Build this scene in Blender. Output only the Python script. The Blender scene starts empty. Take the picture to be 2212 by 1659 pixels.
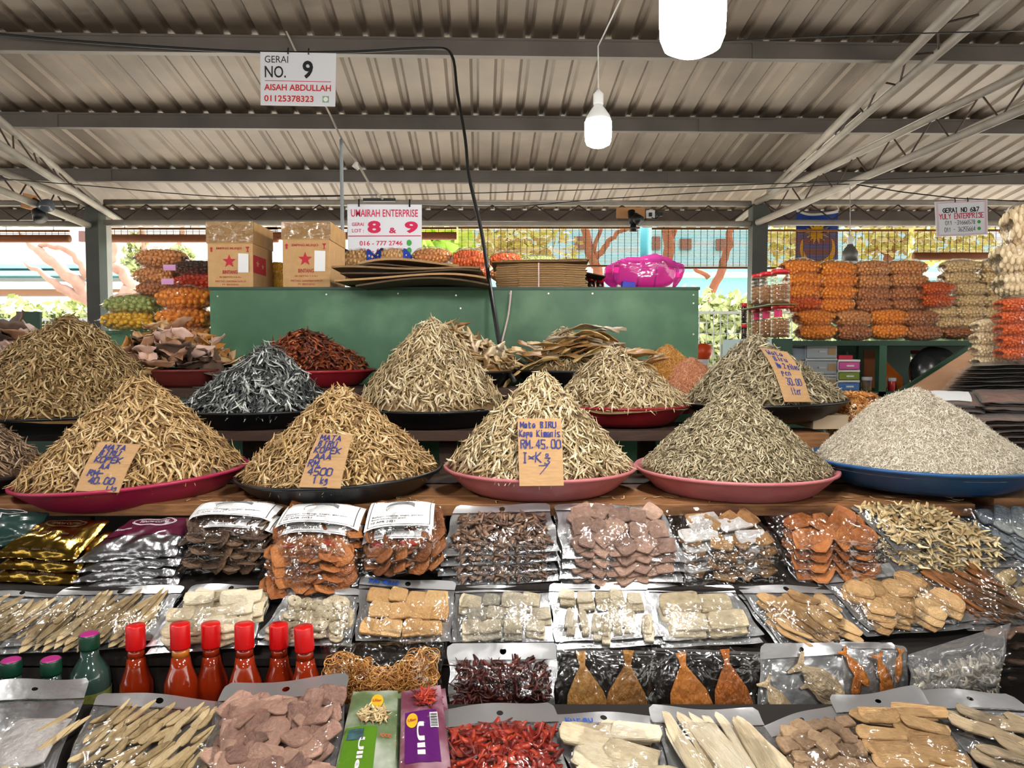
import bpy, math, random
import numpy as np
from mathutils import Vector, Matrix, noise
random.seed(7); rng = np.random.default_rng(7)
R = math.radians
SC = bpy.context.scene
COL = SC.collection
# ------------------------------------------------------------------ camera
F, CX, CY, HZ, EYE = 1600.0, 1106.0, 829.5, 755.0, 1.55
TH = math.atan((CY - HZ) / F)
cam = bpy.data.cameras.new('camera'); camo = bpy.data.objects.new('camera', cam); COL.objects.link(camo)
camo.location = (0, 0, EYE); camo.rotation_euler = (math.pi/2 - TH, 0, 0)
cam.sensor_width = 36; cam.lens = 36 * F / 2212; cam.clip_start = .05; cam.clip_end = 400
SC.camera = camo
# ------------------------------------------------------------------ light and exposure
SC.view_settings.view_transform = 'Standard'; SC.view_settings.look = 'None'
SC.view_settings.gamma = 1; SC.view_settings.use_curve_mapping = False
SC.view_settings.exposure = 0.7
SC.cycles.max_bounces = 8; SC.cycles.transparent_max_bounces = 24
SC.cycles.diffuse_bounces = 4; SC.cycles.glossy_bounces = 3; SC.cycles.transmission_bounces = 6
SC.cycles.sample_clamp_indirect = 6; SC.cycles.caustics_reflective = False; SC.cycles.caustics_refractive = False
SC.cycles.use_denoising = True
LAMP = 140.0
SUN = 16.0
SKY = 1.9
w = bpy.data.worlds.new('sky'); SC.world = w; w.use_nodes = True
nt = w.node_tree; bg = nt.nodes['Background']
st = nt.nodes.new('ShaderNodeTexSky'); st.sky_type = 'NISHITA'; st.sun_disc = False
st.sun_elevation = R(58); st.sun_rotation = R(120); st.air_density = 1.6; st.dust_density = 5; st.ozone_density = 1
mx = nt.nodes.new('ShaderNodeMixRGB'); mx.inputs[0].default_value = .72; mx.inputs[2].default_value = (.96, .98, 1, 1)
hs = nt.nodes.new('ShaderNodeMixRGB'); hs.blend_type = 'MULTIPLY'; hs.inputs[0].default_value = 1; hs.inputs[2].default_value = (.3, .3, .3, 1)
nt.links.new(st.outputs[0], hs.inputs[1]); nt.links.new(hs.outputs[0], mx.inputs[1])
nt.links.new(mx.outputs[0], bg.inputs[0]); bg.inputs[1].default_value = SKY
sd = bpy.data.lights.new('sun', 'SUN'); sd.energy = SUN; sd.angle = R(2); sd.color = (1, .96, .88)
so = bpy.data.objects.new('sun', sd); COL.objects.link(so); so.rotation_euler = (R(-30), R(14), 0); so.location = (0, 8, 20)

# ------------------------------------------------------------------ pixel rays
def ray(px, py):
    cx = (px - CX) / F; cy = (CY - py) / F
    return Vector((cx, math.cos(TH) + cy * math.sin(TH), -math.sin(TH) + cy * math.cos(TH)))
def W(px, py, Y):
    d = ray(px, py); return Vector((0, 0, EYE)) + d * (Y / d.y)
def Zat(py, Y): return W(CX, py, Y).z
def Xat(px, Y, py=755): return W(px, py, Y).x
def slant(pyb, Yb, pyt, Yt):
    zb, zt = Zat(pyb, Yb), Zat(pyt, Yt); k = (zt - zb) / (Yt - Yb)
    def f(px, py):
        d = ray(px, py); t = (zb - EYE - k * Yb) / (d.z - k * d.y)
        return Vector((0, 0, EYE)) + d * t
    f.n = Vector((0, -k, 1)).normalized()
    return f

# ------------------------------------------------------------------ materials
def lin(c):
    return tuple(((x/255)/12.92 if x/255 <= .04045 else ((x/255+.055)/1.055)**2.4) for x in c[:3]) + (1,)
MATS = {}
def _bump(nt, tex, strength, dist=.002):
    b = nt.nodes.new('ShaderNodeBump'); b.inputs['Strength'].default_value = strength; b.inputs['Distance'].default_value = dist
    nt.links.new(tex, b.inputs['Height']); return b.outputs[0]
def mat(name, c, c2=None, c3=None, rough=.6, metal=0, spec=.5, scale=30, detail=3, src='noise', bump=0, bscale=None, bdist=.002,
        stretch=(1, 1, 1), sss=0, coat=0, emit=0, contrast=.25, trans=0):
    """src: noise | tone (per-vertex tone attribute) | rand (per object) mixed with noise"""
    if name in MATS: return MATS[name]
    m = bpy.data.materials.new(name); m.use_nodes = True; nt = m.node_tree; N = nt.nodes; Lk = nt.links
    p = N['Principled BSDF']; p.inputs['Roughness'].default_value = rough; p.inputs['Metallic'].default_value = metal
    p.inputs['Specular IOR Level'].default_value = spec
    if coat: p.inputs['Coat Weight'].default_value = coat; p.inputs['Coat Roughness'].default_value = .12
    if trans: p.inputs['Transmission Weight'].default_value = trans
    p.inputs['Base Color'].default_value = lin(c)
    tc = N.new('ShaderNodeTexCoord'); mp = N.new('ShaderNodeMapping'); mp.inputs['Scale'].default_value = stretch
    Lk.new(tc.outputs['Object'], mp.inputs['Vector'])
    if c2:
        no = N.new('ShaderNodeTexNoise'); no.inputs['Scale'].default_value = scale; no.inputs['Detail'].default_value = detail
        Lk.new(mp.outputs[0], no.inputs['Vector'])
        rp = N.new('ShaderNodeValToRGB'); e = rp.color_ramp.elements
        e[0].color = lin(c); e[1].color = lin(c2)
        if src == 'noise':
            e[0].position = .5 - contrast; e[1].position = .5 + contrast
            if c3: q = e.new(.5); q.color = lin(c3)
            Lk.new(no.outputs[0], rp.inputs[0])
        else:
            if c3: q = e.new(.5); q.color = lin(c3)
            if src == 'tone':
                at = N.new('ShaderNodeAttribute'); at.attribute_name = 'tone'; o = at.outputs['Fac']
            else:
                oi = N.new('ShaderNodeObjectInfo'); mr = N.new('ShaderNodeMath'); mr.operation = 'MULTIPLY_ADD'; mr.inputs[1].default_value = .6; mr.inputs[2].default_value = .24; Lk.new(oi.outputs['Random'], mr.inputs[0]); o = mr.outputs[0]
            ma = N.new('ShaderNodeMath'); ma.operation = 'MULTIPLY_ADD'; ma.inputs[1].default_value = .9
            mb = N.new('ShaderNodeMath'); mb.operation = 'SUBTRACT'; mb.inputs[1].default_value = .5
            Lk.new(no.outputs[0], mb.inputs[0]); Lk.new(mb.outputs[0], ma.inputs[0]); Lk.new(o, ma.inputs[2])
            Lk.new(ma.outputs[0], rp.inputs[0])
        Lk.new(rp.outputs[0], p.inputs['Base Color'])
    if bump:
        nb = N.new('ShaderNodeTexNoise'); nb.inputs['Scale'].default_value = bscale or scale*2; nb.inputs['Detail'].default_value = 4
        Lk.new(mp.outputs[0], nb.inputs['Vector']); Lk.new(_bump(nt, nb.outputs[0], bump, bdist), p.inputs['Normal'])
    if emit:
        p.inputs['Emission Color'].default_value = lin(c); p.inputs['Emission Strength'].default_value = emit
    MATS[name] = m; return m
def film(name='clear_film', tint=(255, 255, 255), base=.08, rough=.12, bump=.6, scale=22, haze=0.0):
    if name in MATS: return MATS[name]
    m = bpy.data.materials.new(name); m.use_nodes = True; nt = m.node_tree; N = nt.nodes; Lk = nt.links
    N.remove(N['Principled BSDF']); out = N['Material Output']
    tr = N.new('ShaderNodeBsdfTransparent'); tr.inputs[0].default_value = lin(tint)
    gl = N.new('ShaderNodeBsdfGlossy'); gl.inputs['Roughness'].default_value = rough
    tc = N.new('ShaderNodeTexCoord')
    n1 = N.new('ShaderNodeTexNoise'); n1.inputs['Scale'].default_value = scale; n1.inputs['Detail'].default_value = 2; n1.inputs['Distortion'].default_value = 1.2
    v1 = N.new('ShaderNodeTexVoronoi'); v1.feature = 'F1'; v1.inputs['Scale'].default_value = scale*.9
    mp = N.new('ShaderNodeMapping'); mp.inputs['Scale'].default_value = (1, .35, 1); mp.inputs['Rotation'].default_value = (0, 0, .5)
    Lk.new(tc.outputs['Object'], n1.inputs['Vector']); Lk.new(tc.outputs['Object'], mp.inputs[0]); Lk.new(mp.outputs[0], v1.inputs['Vector'])
    ad = N.new('ShaderNodeMath'); ad.operation = 'ADD'; Lk.new(n1.outputs[0], ad.inputs[0]); Lk.new(v1.outputs[0], ad.inputs[1])
    b = _bump(nt, ad.outputs[0], bump, .012); Lk.new(b, gl.inputs['Normal'])
    lw = N.new('ShaderNodeLayerWeight'); lw.inputs['Blend'].default_value = .25; Lk.new(b, lw.inputs['Normal'])
    ma = N.new('ShaderNodeMath'); ma.operation = 'MULTIPLY_ADD'; ma.inputs[1].default_value = .55; ma.inputs[2].default_value = base; ma.use_clamp = True
    Lk.new(lw.outputs['Fresnel'], ma.inputs[0])
    ms = N.new('ShaderNodeMixShader'); Lk.new(ma.outputs[0], ms.inputs[0]); Lk.new(tr.outputs[0], ms.inputs[1]); Lk.new(gl.outputs[0], ms.inputs[2])
    o = ms.outputs[0]
    if haze:
        df = N.new('ShaderNodeBsdfDiffuse'); df.inputs[0].default_value = lin(tint)
        m2 = N.new('ShaderNodeMixShader'); m2.inputs[0].default_value = haze; Lk.new(o, m2.inputs[1]); Lk.new(df.outputs[0], m2.inputs[2]); o = m2.outputs[0]
    Lk.new(o, out.inputs[0]); MATS[name] = m; return m
FILM = film(); FILMH = film('cloudy_film', (245, 245, 245), .07, .14, .4, 16, .10)
SNACKFILM = film('snack_film', (255, 252, 250), .03, .12, .5, 9, .015)
FOIL = mat('silver_foil', (214, 216, 218), (176, 178, 182), rough=.26, metal=.85, scale=8, bump=.5, bscale=14, bdist=.01)
FOILH = mat('satin_foil', (222, 222, 222), (200, 201, 204), rough=.32, metal=.85, scale=5, bump=.5, bscale=9, bdist=.012)
BLACK = mat('black_plastic', (16, 17, 18), rough=.45)
WHITE = mat('white_plastic', (238, 238, 235), rough=.5)
PAPER = mat('white_paper', (232, 232, 232), rough=.8)
INK = mat('blue_ink', (30, 42, 110), rough=.7)
INKB = mat('bright_blue_ink', (25, 80, 180), rough=.6)
INKK = mat('black_ink', (22, 22, 24), rough=.7)
INKR = mat('red_print', (205, 42, 40), rough=.7)
INKP = mat('pink_print', (214, 30, 84), rough=.7)
CARDB = mat('cardboard', (178, 142, 100), (160, 124, 84), rough=.85, scale=40, bump=.25, bscale=90, stretch=(1, 1, 6))
CARDD = mat('brown_cardboard', (150, 118, 80), (120, 92, 60), rough=.85, scale=30)
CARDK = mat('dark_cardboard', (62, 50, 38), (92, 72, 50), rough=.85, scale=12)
WOOD = mat('pale_wood', (150, 104, 62), (110, 72, 40), rough=.7, scale=18, stretch=(1, 8, 8), bump=.3)
WOODD = mat('dark_wood', (66, 40, 24), (40, 24, 15), rough=.7, scale=18, stretch=(1, 8, 8), bump=.3)
GREEN = mat('green_paint', (50, 90, 62), (88, 128, 94), (60, 102, 72), rough=.5, scale=5, detail=8, bump=.12, bscale=60)
GREEND = mat('dark_green_paint', (22, 56, 38), (30, 66, 46), rough=.5, scale=8)
DARK = mat('dark_shelf', (20, 15, 12), (32, 23, 17), rough=.8, scale=10)
TAPE = film('packing_tape', (225, 200, 150), .1, .12, .5, 30, .25)

# ------------------------------------------------------------------ mesh helpers
class MB:
    def __init__(s): s.v = []; s.f = []; s.t = []
    def add(s, vs, fs, tone=.5):
        o = len(s.v); s.v += [tuple(v) for v in vs]; s.f += [tuple(i + o for i in f) for f in fs]; s.t += [tone] * len(vs); return s
    def box(s, c, d, M=None, tone=.5):
        vs = [Vector(((i & 1) - .5, ((i >> 1) & 1) - .5, ((i >> 2) & 1) - .5)) for i in range(8)]
        vs = [Vector((v.x*d[0], v.y*d[1], v.z*d[2])) for v in vs]
        if M is not None: vs = [M @ v for v in vs]
        c = Vector(c); vs = [v + c for v in vs]
        return s.add(vs, [(0, 2, 3, 1), (4, 5, 7, 6), (0, 1, 5, 4), (2, 6, 7, 3), (0, 4, 6, 2), (1, 3, 7, 5)], tone)
    def span(s, a, b, tone=.5):
        a, b = Vector(a), Vector(b); return s.box((a+b)/2, [abs(x) for x in (b-a)], None, tone)
    def prism(s, poly, off, tone=.5):
        n = len(poly); off = Vector(off); vs = [Vector(p) for p in poly]; vs += [v + off for v in vs]
        fs = [tuple(range(n))[::-1], tuple(range(n, 2*n))] + [(i, (i+1) % n, (i+1) % n + n, i + n) for i in range(n)]
        return s.add(vs, fs, tone)
    def tube(s, pts, r, n=8, tone=.5, cap=True):
        pts = [Vector(p) for p in pts]; rr = r if isinstance(r, (list, tuple)) else [r]*len(pts)
        vs = []; up = None
        for i, p in enumerate(pts):
            t = (pts[min(i+1, len(pts)-1)] - pts[max(i-1, 0)]).normalized()
            if up is None:
                up = t.cross(Vector((0, 0, 1)));
                if up.length < .1: up = t.cross(Vector((0, 1, 0)))
                up.normalize()
            up = (up - t * up.dot(t)).normalized(); b = t.cross(up)
            vs += [p + (up*math.cos(2*math.pi*k/n) + b*math.sin(2*math.pi*k/n))*rr[i] for k in range(n)]
        fs = [(i*n+k, i*n+(k+1) % n, (i+1)*n+(k+1) % n, (i+1)*n+k) for i in range(len(pts)-1) for k in range(n)]
        if cap: fs += [tuple(range(n))[::-1], tuple(range((len(pts)-1)*n, len(pts)*n))]
        return s.add(vs, fs, tone)
    def lathe(s, prof, n=32, c=(0, 0, 0), M=None, tone=.5):
        c = Vector(c); vs = []
        for r, z in prof:
            for k in range(n):
                v = Vector((r*math.cos(2*math.pi*k/n), r*math.sin(2*math.pi*k/n), z))
                if M is not None: v = M @ v
                vs.append(v + c)
        fs = [(i*n+k, i*n+(k+1) % n, (i+1)*n+(k+1) % n, (i+1)*n+k) for i in range(len(prof)-1) for k in range(n)]
        if prof[0][0] > 1e-6: fs.append(tuple(range(n))[::-1])
        if prof[-1][0] > 1e-6: fs.append(tuple(range((len(prof)-1)*n, len(prof)*n)))
        return s.add(vs, fs, tone)
    def grid(s, fn, nu, nv, tone=.5):
        vs = [fn(i/nu, j/nv) for j in range(nv+1) for i in range(nu+1)]
        fs = [(j*(nu+1)+i, j*(nu+1)+i+1, (j+1)*(nu+1)+i+1, (j+1)*(nu+1)+i) for j in range(nv) for i in range(nu)]
        return s.add(vs, fs, tone)
    def out(s, name, m, parent=None, org=None, smooth=False, bevel=0):
        if parent is not None and org is None: org = parent.location
        if org is None: org = Vector((0, 0, 0))
        me = bpy.data.meshes.new(name); org = Vector(org)
        me.from_pydata([(x-org.x, y-org.y, z-org.z) for x, y, z in s.v], [], s.f)
        a = me.attributes.new('tone', 'FLOAT', 'POINT'); a.data.foreach_set('value', s.t)
        me.materials.append(m)
        if smooth: me.polygons.foreach_set('use_smooth', [True]*len(me.polygons))
        me.update()
        o = bpy.data.objects.new(name, me); COL.objects.link(o)
        if parent is not None: o.parent = parent
        else: o.location = org
        if bevel:
            b = o.modifiers.new('edge', 'BEVEL'); b.width = bevel; b.segments = 2; b.limit_method = 'ANGLE'
        return o
def npmesh(name, V, Q, T, m, org=(0, 0, 0), parent=None, smooth=True):
    me = bpy.data.meshes.new(name); V = np.asarray(V, np.float32) - np.asarray(org, np.float32); Q = np.asarray(Q, np.int32)
    me.vertices.add(len(V)); me.vertices.foreach_set('co', V.ravel())
    k = Q.shape[1]; me.loops.add(Q.size); me.loops.foreach_set('vertex_index', Q.ravel())
    me.polygons.add(len(Q)); me.polygons.foreach_set('loop_start', np.arange(0, Q.size, k, dtype=np.int32))
    me.polygons.foreach_set('use_smooth', np.full(len(Q), smooth))
    me.update(calc_edges=True)
    a = me.attributes.new('tone', 'FLOAT', 'POINT'); a.data.foreach_set('value', np.asarray(T, np.float32))
    me.materials.append(m); o = bpy.data.objects.new(name, me); COL.objects.link(o)
    if parent is not None: o.parent = parent
    else: o.location = org
    return o
def tag(o, label=None, cat=None, group=None, kind=None):
    if label: o['label'] = label
    if cat: o['category'] = cat
    if group: o['group'] = group
    if kind: o['kind'] = kind
    return o
def thing(name, loc, label, cat, group=None, kind=None):
    o = bpy.data.objects.new(name, None); COL.objects.link(o); o.location = loc; o.empty_display_size = .05
    return tag(o, label, cat, group, kind)
def kids(o): return [c for c in KID.get(o.name, ())]
def copy_tree(o, loc=None, rot=None, label=None, parent=None, group=None, scale=None):
    c = o.copy(); COL.objects.link(c)
    if parent is not None: c.parent = parent
    if loc is not None: c.location = loc
    if rot is not None: c.rotation_euler = rot
    if scale is not None: c.scale = scale
    if label: c['label'] = label
    if group: c['group'] = group
    for ch in list(o.children): copy_tree(ch, parent=c)
    return c
def struct(o, kind='structure'): o['kind'] = kind; return o

# ---- ribbons, strips
def strips(P, T, Nn, L, Wd, Th, K=4, bend=None, prof=None, tone=None, S=3):
    """N tapered curved strips. P centre, T tangent, Nn normal; returns verts, quads, tone"""
    n = len(P); B = np.cross(Nn, T)
    if prof is None: prof = np.interp(np.linspace(0, 1, K), [0, .3, .7, 1], [.25, 1, .8, .12])
    s = np.linspace(-.5, .5, K)
    if bend is None: bend = rng.normal(0, .25, (n, 2))
    C = (P[:, None] + T[:, None]*(s[None, :, None]*L[:, None, None])
         + B[:, None]*((s**2)[None, :, None]*(bend[:, 0]*L)[:, None, None]*2)
         - Nn[:, None]*((s**2)[None, :, None]*(bend[:, 1]*L)[:, None, None]*1.2))
    ang = np.arange(S)*2*np.pi/S + .5
    V = (C[:, :, None] + B[:, None, None]*(np.cos(ang)[None, None, :, None]*(Wd[:, None]*prof[None])[:, :, None, None]*.5)
         + Nn[:, None, None]*(np.sin(ang)[None, None, :, None]*(Th[:, None]*prof[None])[:, :, None, None]*.5))
    V = V.reshape(-1, 3)
    k = np.arange(K-1)[:, None]*S; a = np.arange(S)[None]
    q = np.stack([k+a, k+(a+1) % S, k+S+(a+1) % S, k+S+a], -1).reshape(-1, 4)
    Q = (np.arange(n)[:, None, None]*K*S + q[None]).reshape(-1, 4)
    if tone is None: tone = rng.random(n)
    return V, Q, np.repeat(tone, K*S)
def unit(a): return a/np.maximum(np.linalg.norm(a, axis=-1, keepdims=True), 1e-9)

# ---- text
_fc = {}
def font_mesh(text, bold=0, space=1.0):
    k = (text, bold, space)
    if k not in _fc:
        cu = bpy.data.curves.new('t', 'FONT'); cu.body = text; cu.offset = bold; cu.space_character = space; cu.resolution_u = 3
        ob = bpy.data.objects.new('t', cu); COL.objects.link(ob)
        dg = bpy.context.evaluated_depsgraph_get(); me = bpy.data.meshes.new_from_object(ob.evaluated_get(dg))
        vs = [tuple(v.co) for v in me.vertices]; fs = [tuple(p.vertices) for p in me.polygons]
        bpy.data.objects.remove(ob); bpy.data.curves.remove(cu); bpy.data.meshes.remove(me)
        x0 = min(v[0] for v in vs); x1 = max(v[0] for v in vs); y0 = min(v[1] for v in vs); y1 = max(v[1] for v in vs)
        _fc[k] = ([((v[0]-x0)/(x1-x0), (v[1]-y0)/(y1-y0)) for v in vs], fs)
    return _fc[k]
def ptext(mb, text, B, u0, v0, u1, v1, h=.0015, bold=0, space=1.0):
    vs, fs = font_mesh(text, bold, space); mb.add([B(u0+(u1-u0)*x, v0+(v1-v0)*y, h) for x, y in vs], fs)
G = {'A': '00 26 40|12 32', 'B': '00 06 26 35 23 03|23 31 20 00', 'C': '45 26 04 02 10 30 41', 'D': '00 06 26 43 20 00', 'E': '46 06 00 40|03 33', 'F': '46 06 00|03 33',
     'G': '45 26 04 02 20 41 43 23', 'H': '00 06|40 46|03 43', 'I': '20 26|16 36|10 30', 'K': '00 06|46 03 40', 'L': '06 00 40', 'M': '00 06 22 46 40', 'N': '00 06 40 46',
     'O': '10 01 05 16 36 45 41 30 10', 'P': '00 06 36 45 34 03', 'R': '00 06 36 45 34 03|23 40', 'S': '45 36 16 05 34 41 30 10 01', 'T': '20 26|06 46', 'U': '06 01 10 30 41 46',
     'W': '06 10 23 30 46', 'X': '00 46|06 40', 'Y': '06 23 46|23 20', 'Z': '06 46 00 40', '0': '10 01 05 16 36 45 41 30 10', '1': '14 26 20', '2': '05 16 36 44 00 40', '3': '06 46 23 42 30 10 01',
     '4': '30 36 02 42', '5': '46 06 03 33 41 30 00', '6': '36 03 01 10 30 42 33 03', '7': '06 46 10', '8': '23 04 16 36 44 23 01 10 30 41 23', '9': '43 13 04 16 36 45 41 20',
     '.': '10 11', '-': '03 33', ':': '21 22|24 25', '*': '02 44|04 42', '&': '40 05 16 34 01 10 42', 'a': '34 14 02 10 33 30', 'e': '02 33 24 02 10 30', 'g': '34 14 02 12 34 30 1- 0-',
     'i': '20 24|25 26', 'k': '00 06|34 02 30', 'l': '16 10 20', 'm': '00 04 24 20|24 44 40', 'n': '00 04 34 30', 'o': '10 02 14 34 31 10', 'p': '0- 04 34 32 02', 'r': '00 04|02 14 34', 's': '34 04 03 31 30 00',
     't': '16 10 30|04 34', 'u': '04 01 10 30|34 30', ' ': ''}
def hand(mb, text, B, u0, v0, u1, v1, wd=.05, h=.0012, shear=.15, jit=.15):
    n = len(text); cw = (u1-u0)/n
    for i, ch in enumerate(text):
        for st in G.get(ch, '').split('|'):
            pts = []
            for tkn in st.split():
                x = int(tkn[0]); y = -1.5 if tkn[1] == '-' else int(tkn[1])
                x += random.uniform(-jit, jit)*1.5; y += random.uniform(-jit, jit)
                pts.append((u0 + cw*(i + .12 + .19*x + shear*y/6), v0 + (v1-v0)*y/6))
            P = [B(u, v, h) for u, v in pts]
            nrm = (B(u0+.01, v0, 0)-B(u0, v0, 0)).cross(B(u0, v0+.01, 0)-B(u0, v0, 0)).normalized()
            for a, b in zip(P, P[1:]):
                d = (b-a)
                if d.length < 1e-6: continue
                d.normalize(); s = nrm.cross(d)*wd*.5; e = d*wd*.3
                mb.add([a-s-e, b-s+e, b+s+e, a+s-e], [(0, 1, 2, 3)])
def bil(c00, c10, c11, c01, n=None):
    c00, c10, c11, c01 = [Vector(c) for c in (c00, c10, c11, c01)]
    if n is None: n = (c10-c00).cross(c01-c00).normalized()
    def B(u, v, h=0): return (c00*(1-u)*(1-v) + c10*u*(1-v) + c11*u*v + c01*(1-u)*v) + n*h
    B.n = n; B.c = B(.5, .5); B.ux = (c10+c11-c00-c01).normalized(); B.w = ((c10-c00).length+(c11-c01).length)/2; B.l = ((c01-c00).length+(c11-c10).length)/2
    return B
def px_bil(q, Y):
    ys = Y if isinstance(Y, (list, tuple)) else [Y]*4
    return bil(*[W(p[0], p[1], y) for p, y in zip(q, ys)])
# ================================================================== structure
YAW = R(2.5)
def BW(x, y, z):
    c, s = math.cos(YAW), math.sin(YAW); return Vector((x*c - y*s, x*s + y*c, z + x*.006))
HR, SL = 3.08, .153
def roofz(y): return EYE + HR - SL*abs(max(y, -12.5)+2.0) + SL*2.0
ROOFM = mat('roof_steel', (122, 106, 90), (84, 73, 62), (103, 89, 75), rough=.42, metal=.35, scale=2.2, detail=8, bump=.08, bscale=160, contrast=.3)
PURM = mat('purlin_steel', (108, 100, 93), (86, 80, 75), rough=.5, metal=.2, scale=3)
PIPEM = mat('truss_paint', (178, 170, 158), (150, 142, 130), rough=.5, scale=6)
RUST = mat('rusty_rod', (80, 60, 48), (50, 40, 34), rough=.7, scale=20)
GRND = mat('pale_concrete', (205, 200, 190), (180, 176, 166), rough=.9, scale=1.2)
FLR = mat('hall_floor', (120, 116, 108), (90, 86, 80), rough=.7, scale=3)
o = MB().span((-17, -34, -.05), (17, 9.6, 0)).out('floor', FLR); struct(o)
o = MB().span((-70, -60, -.4), (70, 90, -.12)).out('exterior_ground', GRND); struct(o)
roof = thing('ceiling', (0, 0, 0), None, None, kind='structure')
def sheet_profile(x0, w, nrib):
    p = w/nrib; pts = []
    for i in range(nrib):
        a = x0 + i*p; pts += [(a, 0), (a+p*.60, 0), (a+p*.72, .02), (a+p*.88, .02)]
    pts.append((x0+w, 0)); return pts
SW = .78
for side, (ya, yb) in enumerate(((-2.0, 9.75), (-2.0, -12.5), (-12.5, -34))):  # flat rear span is unseen, added to cut sky light from behind
    for i in range(-22, 22):
        pr = sheet_profile(i*SW, SW+.004, 4); m = MB(); lift = .002*(i % 2)
        vs = [BW(x, ya, roofz(ya)+z+lift) for x, z in pr] + [BW(x, yb, roofz(yb)+z+lift) for x, z in pr]; k = len(pr)
        m.add(vs, [(j, j+1, k+j+1, k+j) for j in range(k-1)])
        m.out('roof_sheet', ROOFM, roof)
for y in (-28, -24, -20, -16, -12, -10, -7.5, -5, -3, -.6, .6, 1.85, 3.05, 4.25, 5.45, 6.64, 7.86, 9.08):
    z = roofz(y); m = MB()
    def bar(ya, yb, za, zb, xa=-17, xb=17):
        vs = [BW(x, yy, zz) for x in (xa, xb) for yy, zz in ((ya, za), (yb, za), (yb, zb), (ya, zb))]
        m.add(vs, [(0, 1, 2, 3), (7, 6, 5, 4), (0, 4, 5, 1), (1, 5, 6, 2), (2, 6, 7, 3), (3, 7, 4, 0)])
    bar(y, y+.004, z-.128, z-.002); bar(y+.004, y+.062, z-.128, z-.124); bar(y+.058, y+.062, z-.124, z-.108); bar(y+.004, y+.05, z-.010, z-.006)
    bar(y-.006, y+.02, z-.022, z-.018)
    m.out('purlin', PURM, roof)
# splice sleeves on purlins
for y, px in ((5.45, 60), (5.45, 1720), (6.64, 210), (6.64, 1600), (7.86, 320), (7.86, 1530)):
    z = roofz(y); x = Xat(px, y); m = MB(); m.add([BW(x+dx, y+dy-.006, z-dz) for dx in (-.09, .09) for dy in (0, .004) for dz in (.131, .02)],
        [(0, 1, 3, 2), (4, 6, 7, 5), (0, 4, 5, 1), (2, 3, 7, 6), (0, 2, 6, 4), (1, 5, 7, 3)]); m.out('purlin_splice', PURM, roof)

# posts
POSTM = mat('post_paint', (74, 76, 70), (62, 63, 58), rough=.5, scale=4)
POSTL = mat('post_light_paint', (196, 196, 190), (176, 176, 170), rough=.5, scale=4)
def post(px0, px1, pyt, Y, m, name='steel_post', dy=.16):
    x0, x1 = Xat(px0, Y), Xat(px1, Y)
    return struct(MB().span((x0, Y, 0), (x1, Y+dy, Zat(pyt, Y))).out(name, m, bevel=.004))
post(190, 219, 440, 8.0, POSTM); post(1622, 1655, 440, 8.0, POSTM)
post(219, 231, 465, 8.25, POSTL, 'painted_wall_edge')
# light painted plate at top of post beside it
def truss(name, chords, r, webs, mr=PIPEM, rw=.008):
    t = thing(name, chords[0][0], None, None, kind='structure')
    for a, b in chords: MB().tube([a, b], r, 10).out('chord', mr, t, smooth=True)
    for pl in webs: MB().tube(pl, rw, 5).out('web_rod', RUST, t)
    return t
def lerp(a, b, t): return a + (b-a)*t
# far truss between posts
YT = 8.05
def far_truss(x0, x1, n, yt=437, yb=481, phase=0):
    a, b = W(x0, yt, YT), W(x1, yt+3, YT); c, d = W(x0, yb, YT), W(x1, yb+3, YT)
    pts = []
    for i in range(2*n+1):
        k = i/(2*n); pts.append(lerp(a, b, k) + Vector((0, -.03, -.03)) if i % 2 == phase else lerp(c, d, k) + Vector((0, -.03, .03)))
    web = [[pts[i], pts[i+1]] for i in range(2*n)]
    truss('roof_truss', [(a, b), (c, d)], .032, web)
far_truss(226, 1622, 15); far_truss(1655, 2500, 9); far_truss(-400, 190, 6)
# rafter trusses climbing toward the camera on the right and left
def duo(a0, a1, b0, b1, n, r=.035, name='rafter_truss', stagger=True):
    web = []; 
    for i in range(n):
        p = lerp(a0, a1, (i+.25)/n); q = lerp(b0, b1, (i+.62)/n); s = lerp(a0, a1, (i+1.25)/n)
        web.append([p, q]); 
        if i < n-1: web.append([q, s])
    return truss(name, [(a0, a1), (b0, b1)], r, web)
duo(W(1662, 415, 8.0), W(2082, -3, 4.75), W(1594, 478, 8.6), W(2172, -8, 4.75), 9)
duo(W(1634, 437, 8.0), W(2330, 100, 5.2), W(1636, 481, 8.0), W(2330, 185, 5.2), 8)
duo(W(210, 440, 8.0), W(-60, 210, 5.6), W(268, 482, 8.6), W(-60, 275, 5.6), 7)
duo(W(186, 440, 8.0), W(-140, 318, 6.2), W(192, 487, 8.0), W(-140, 355, 6.2), 5)

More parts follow.
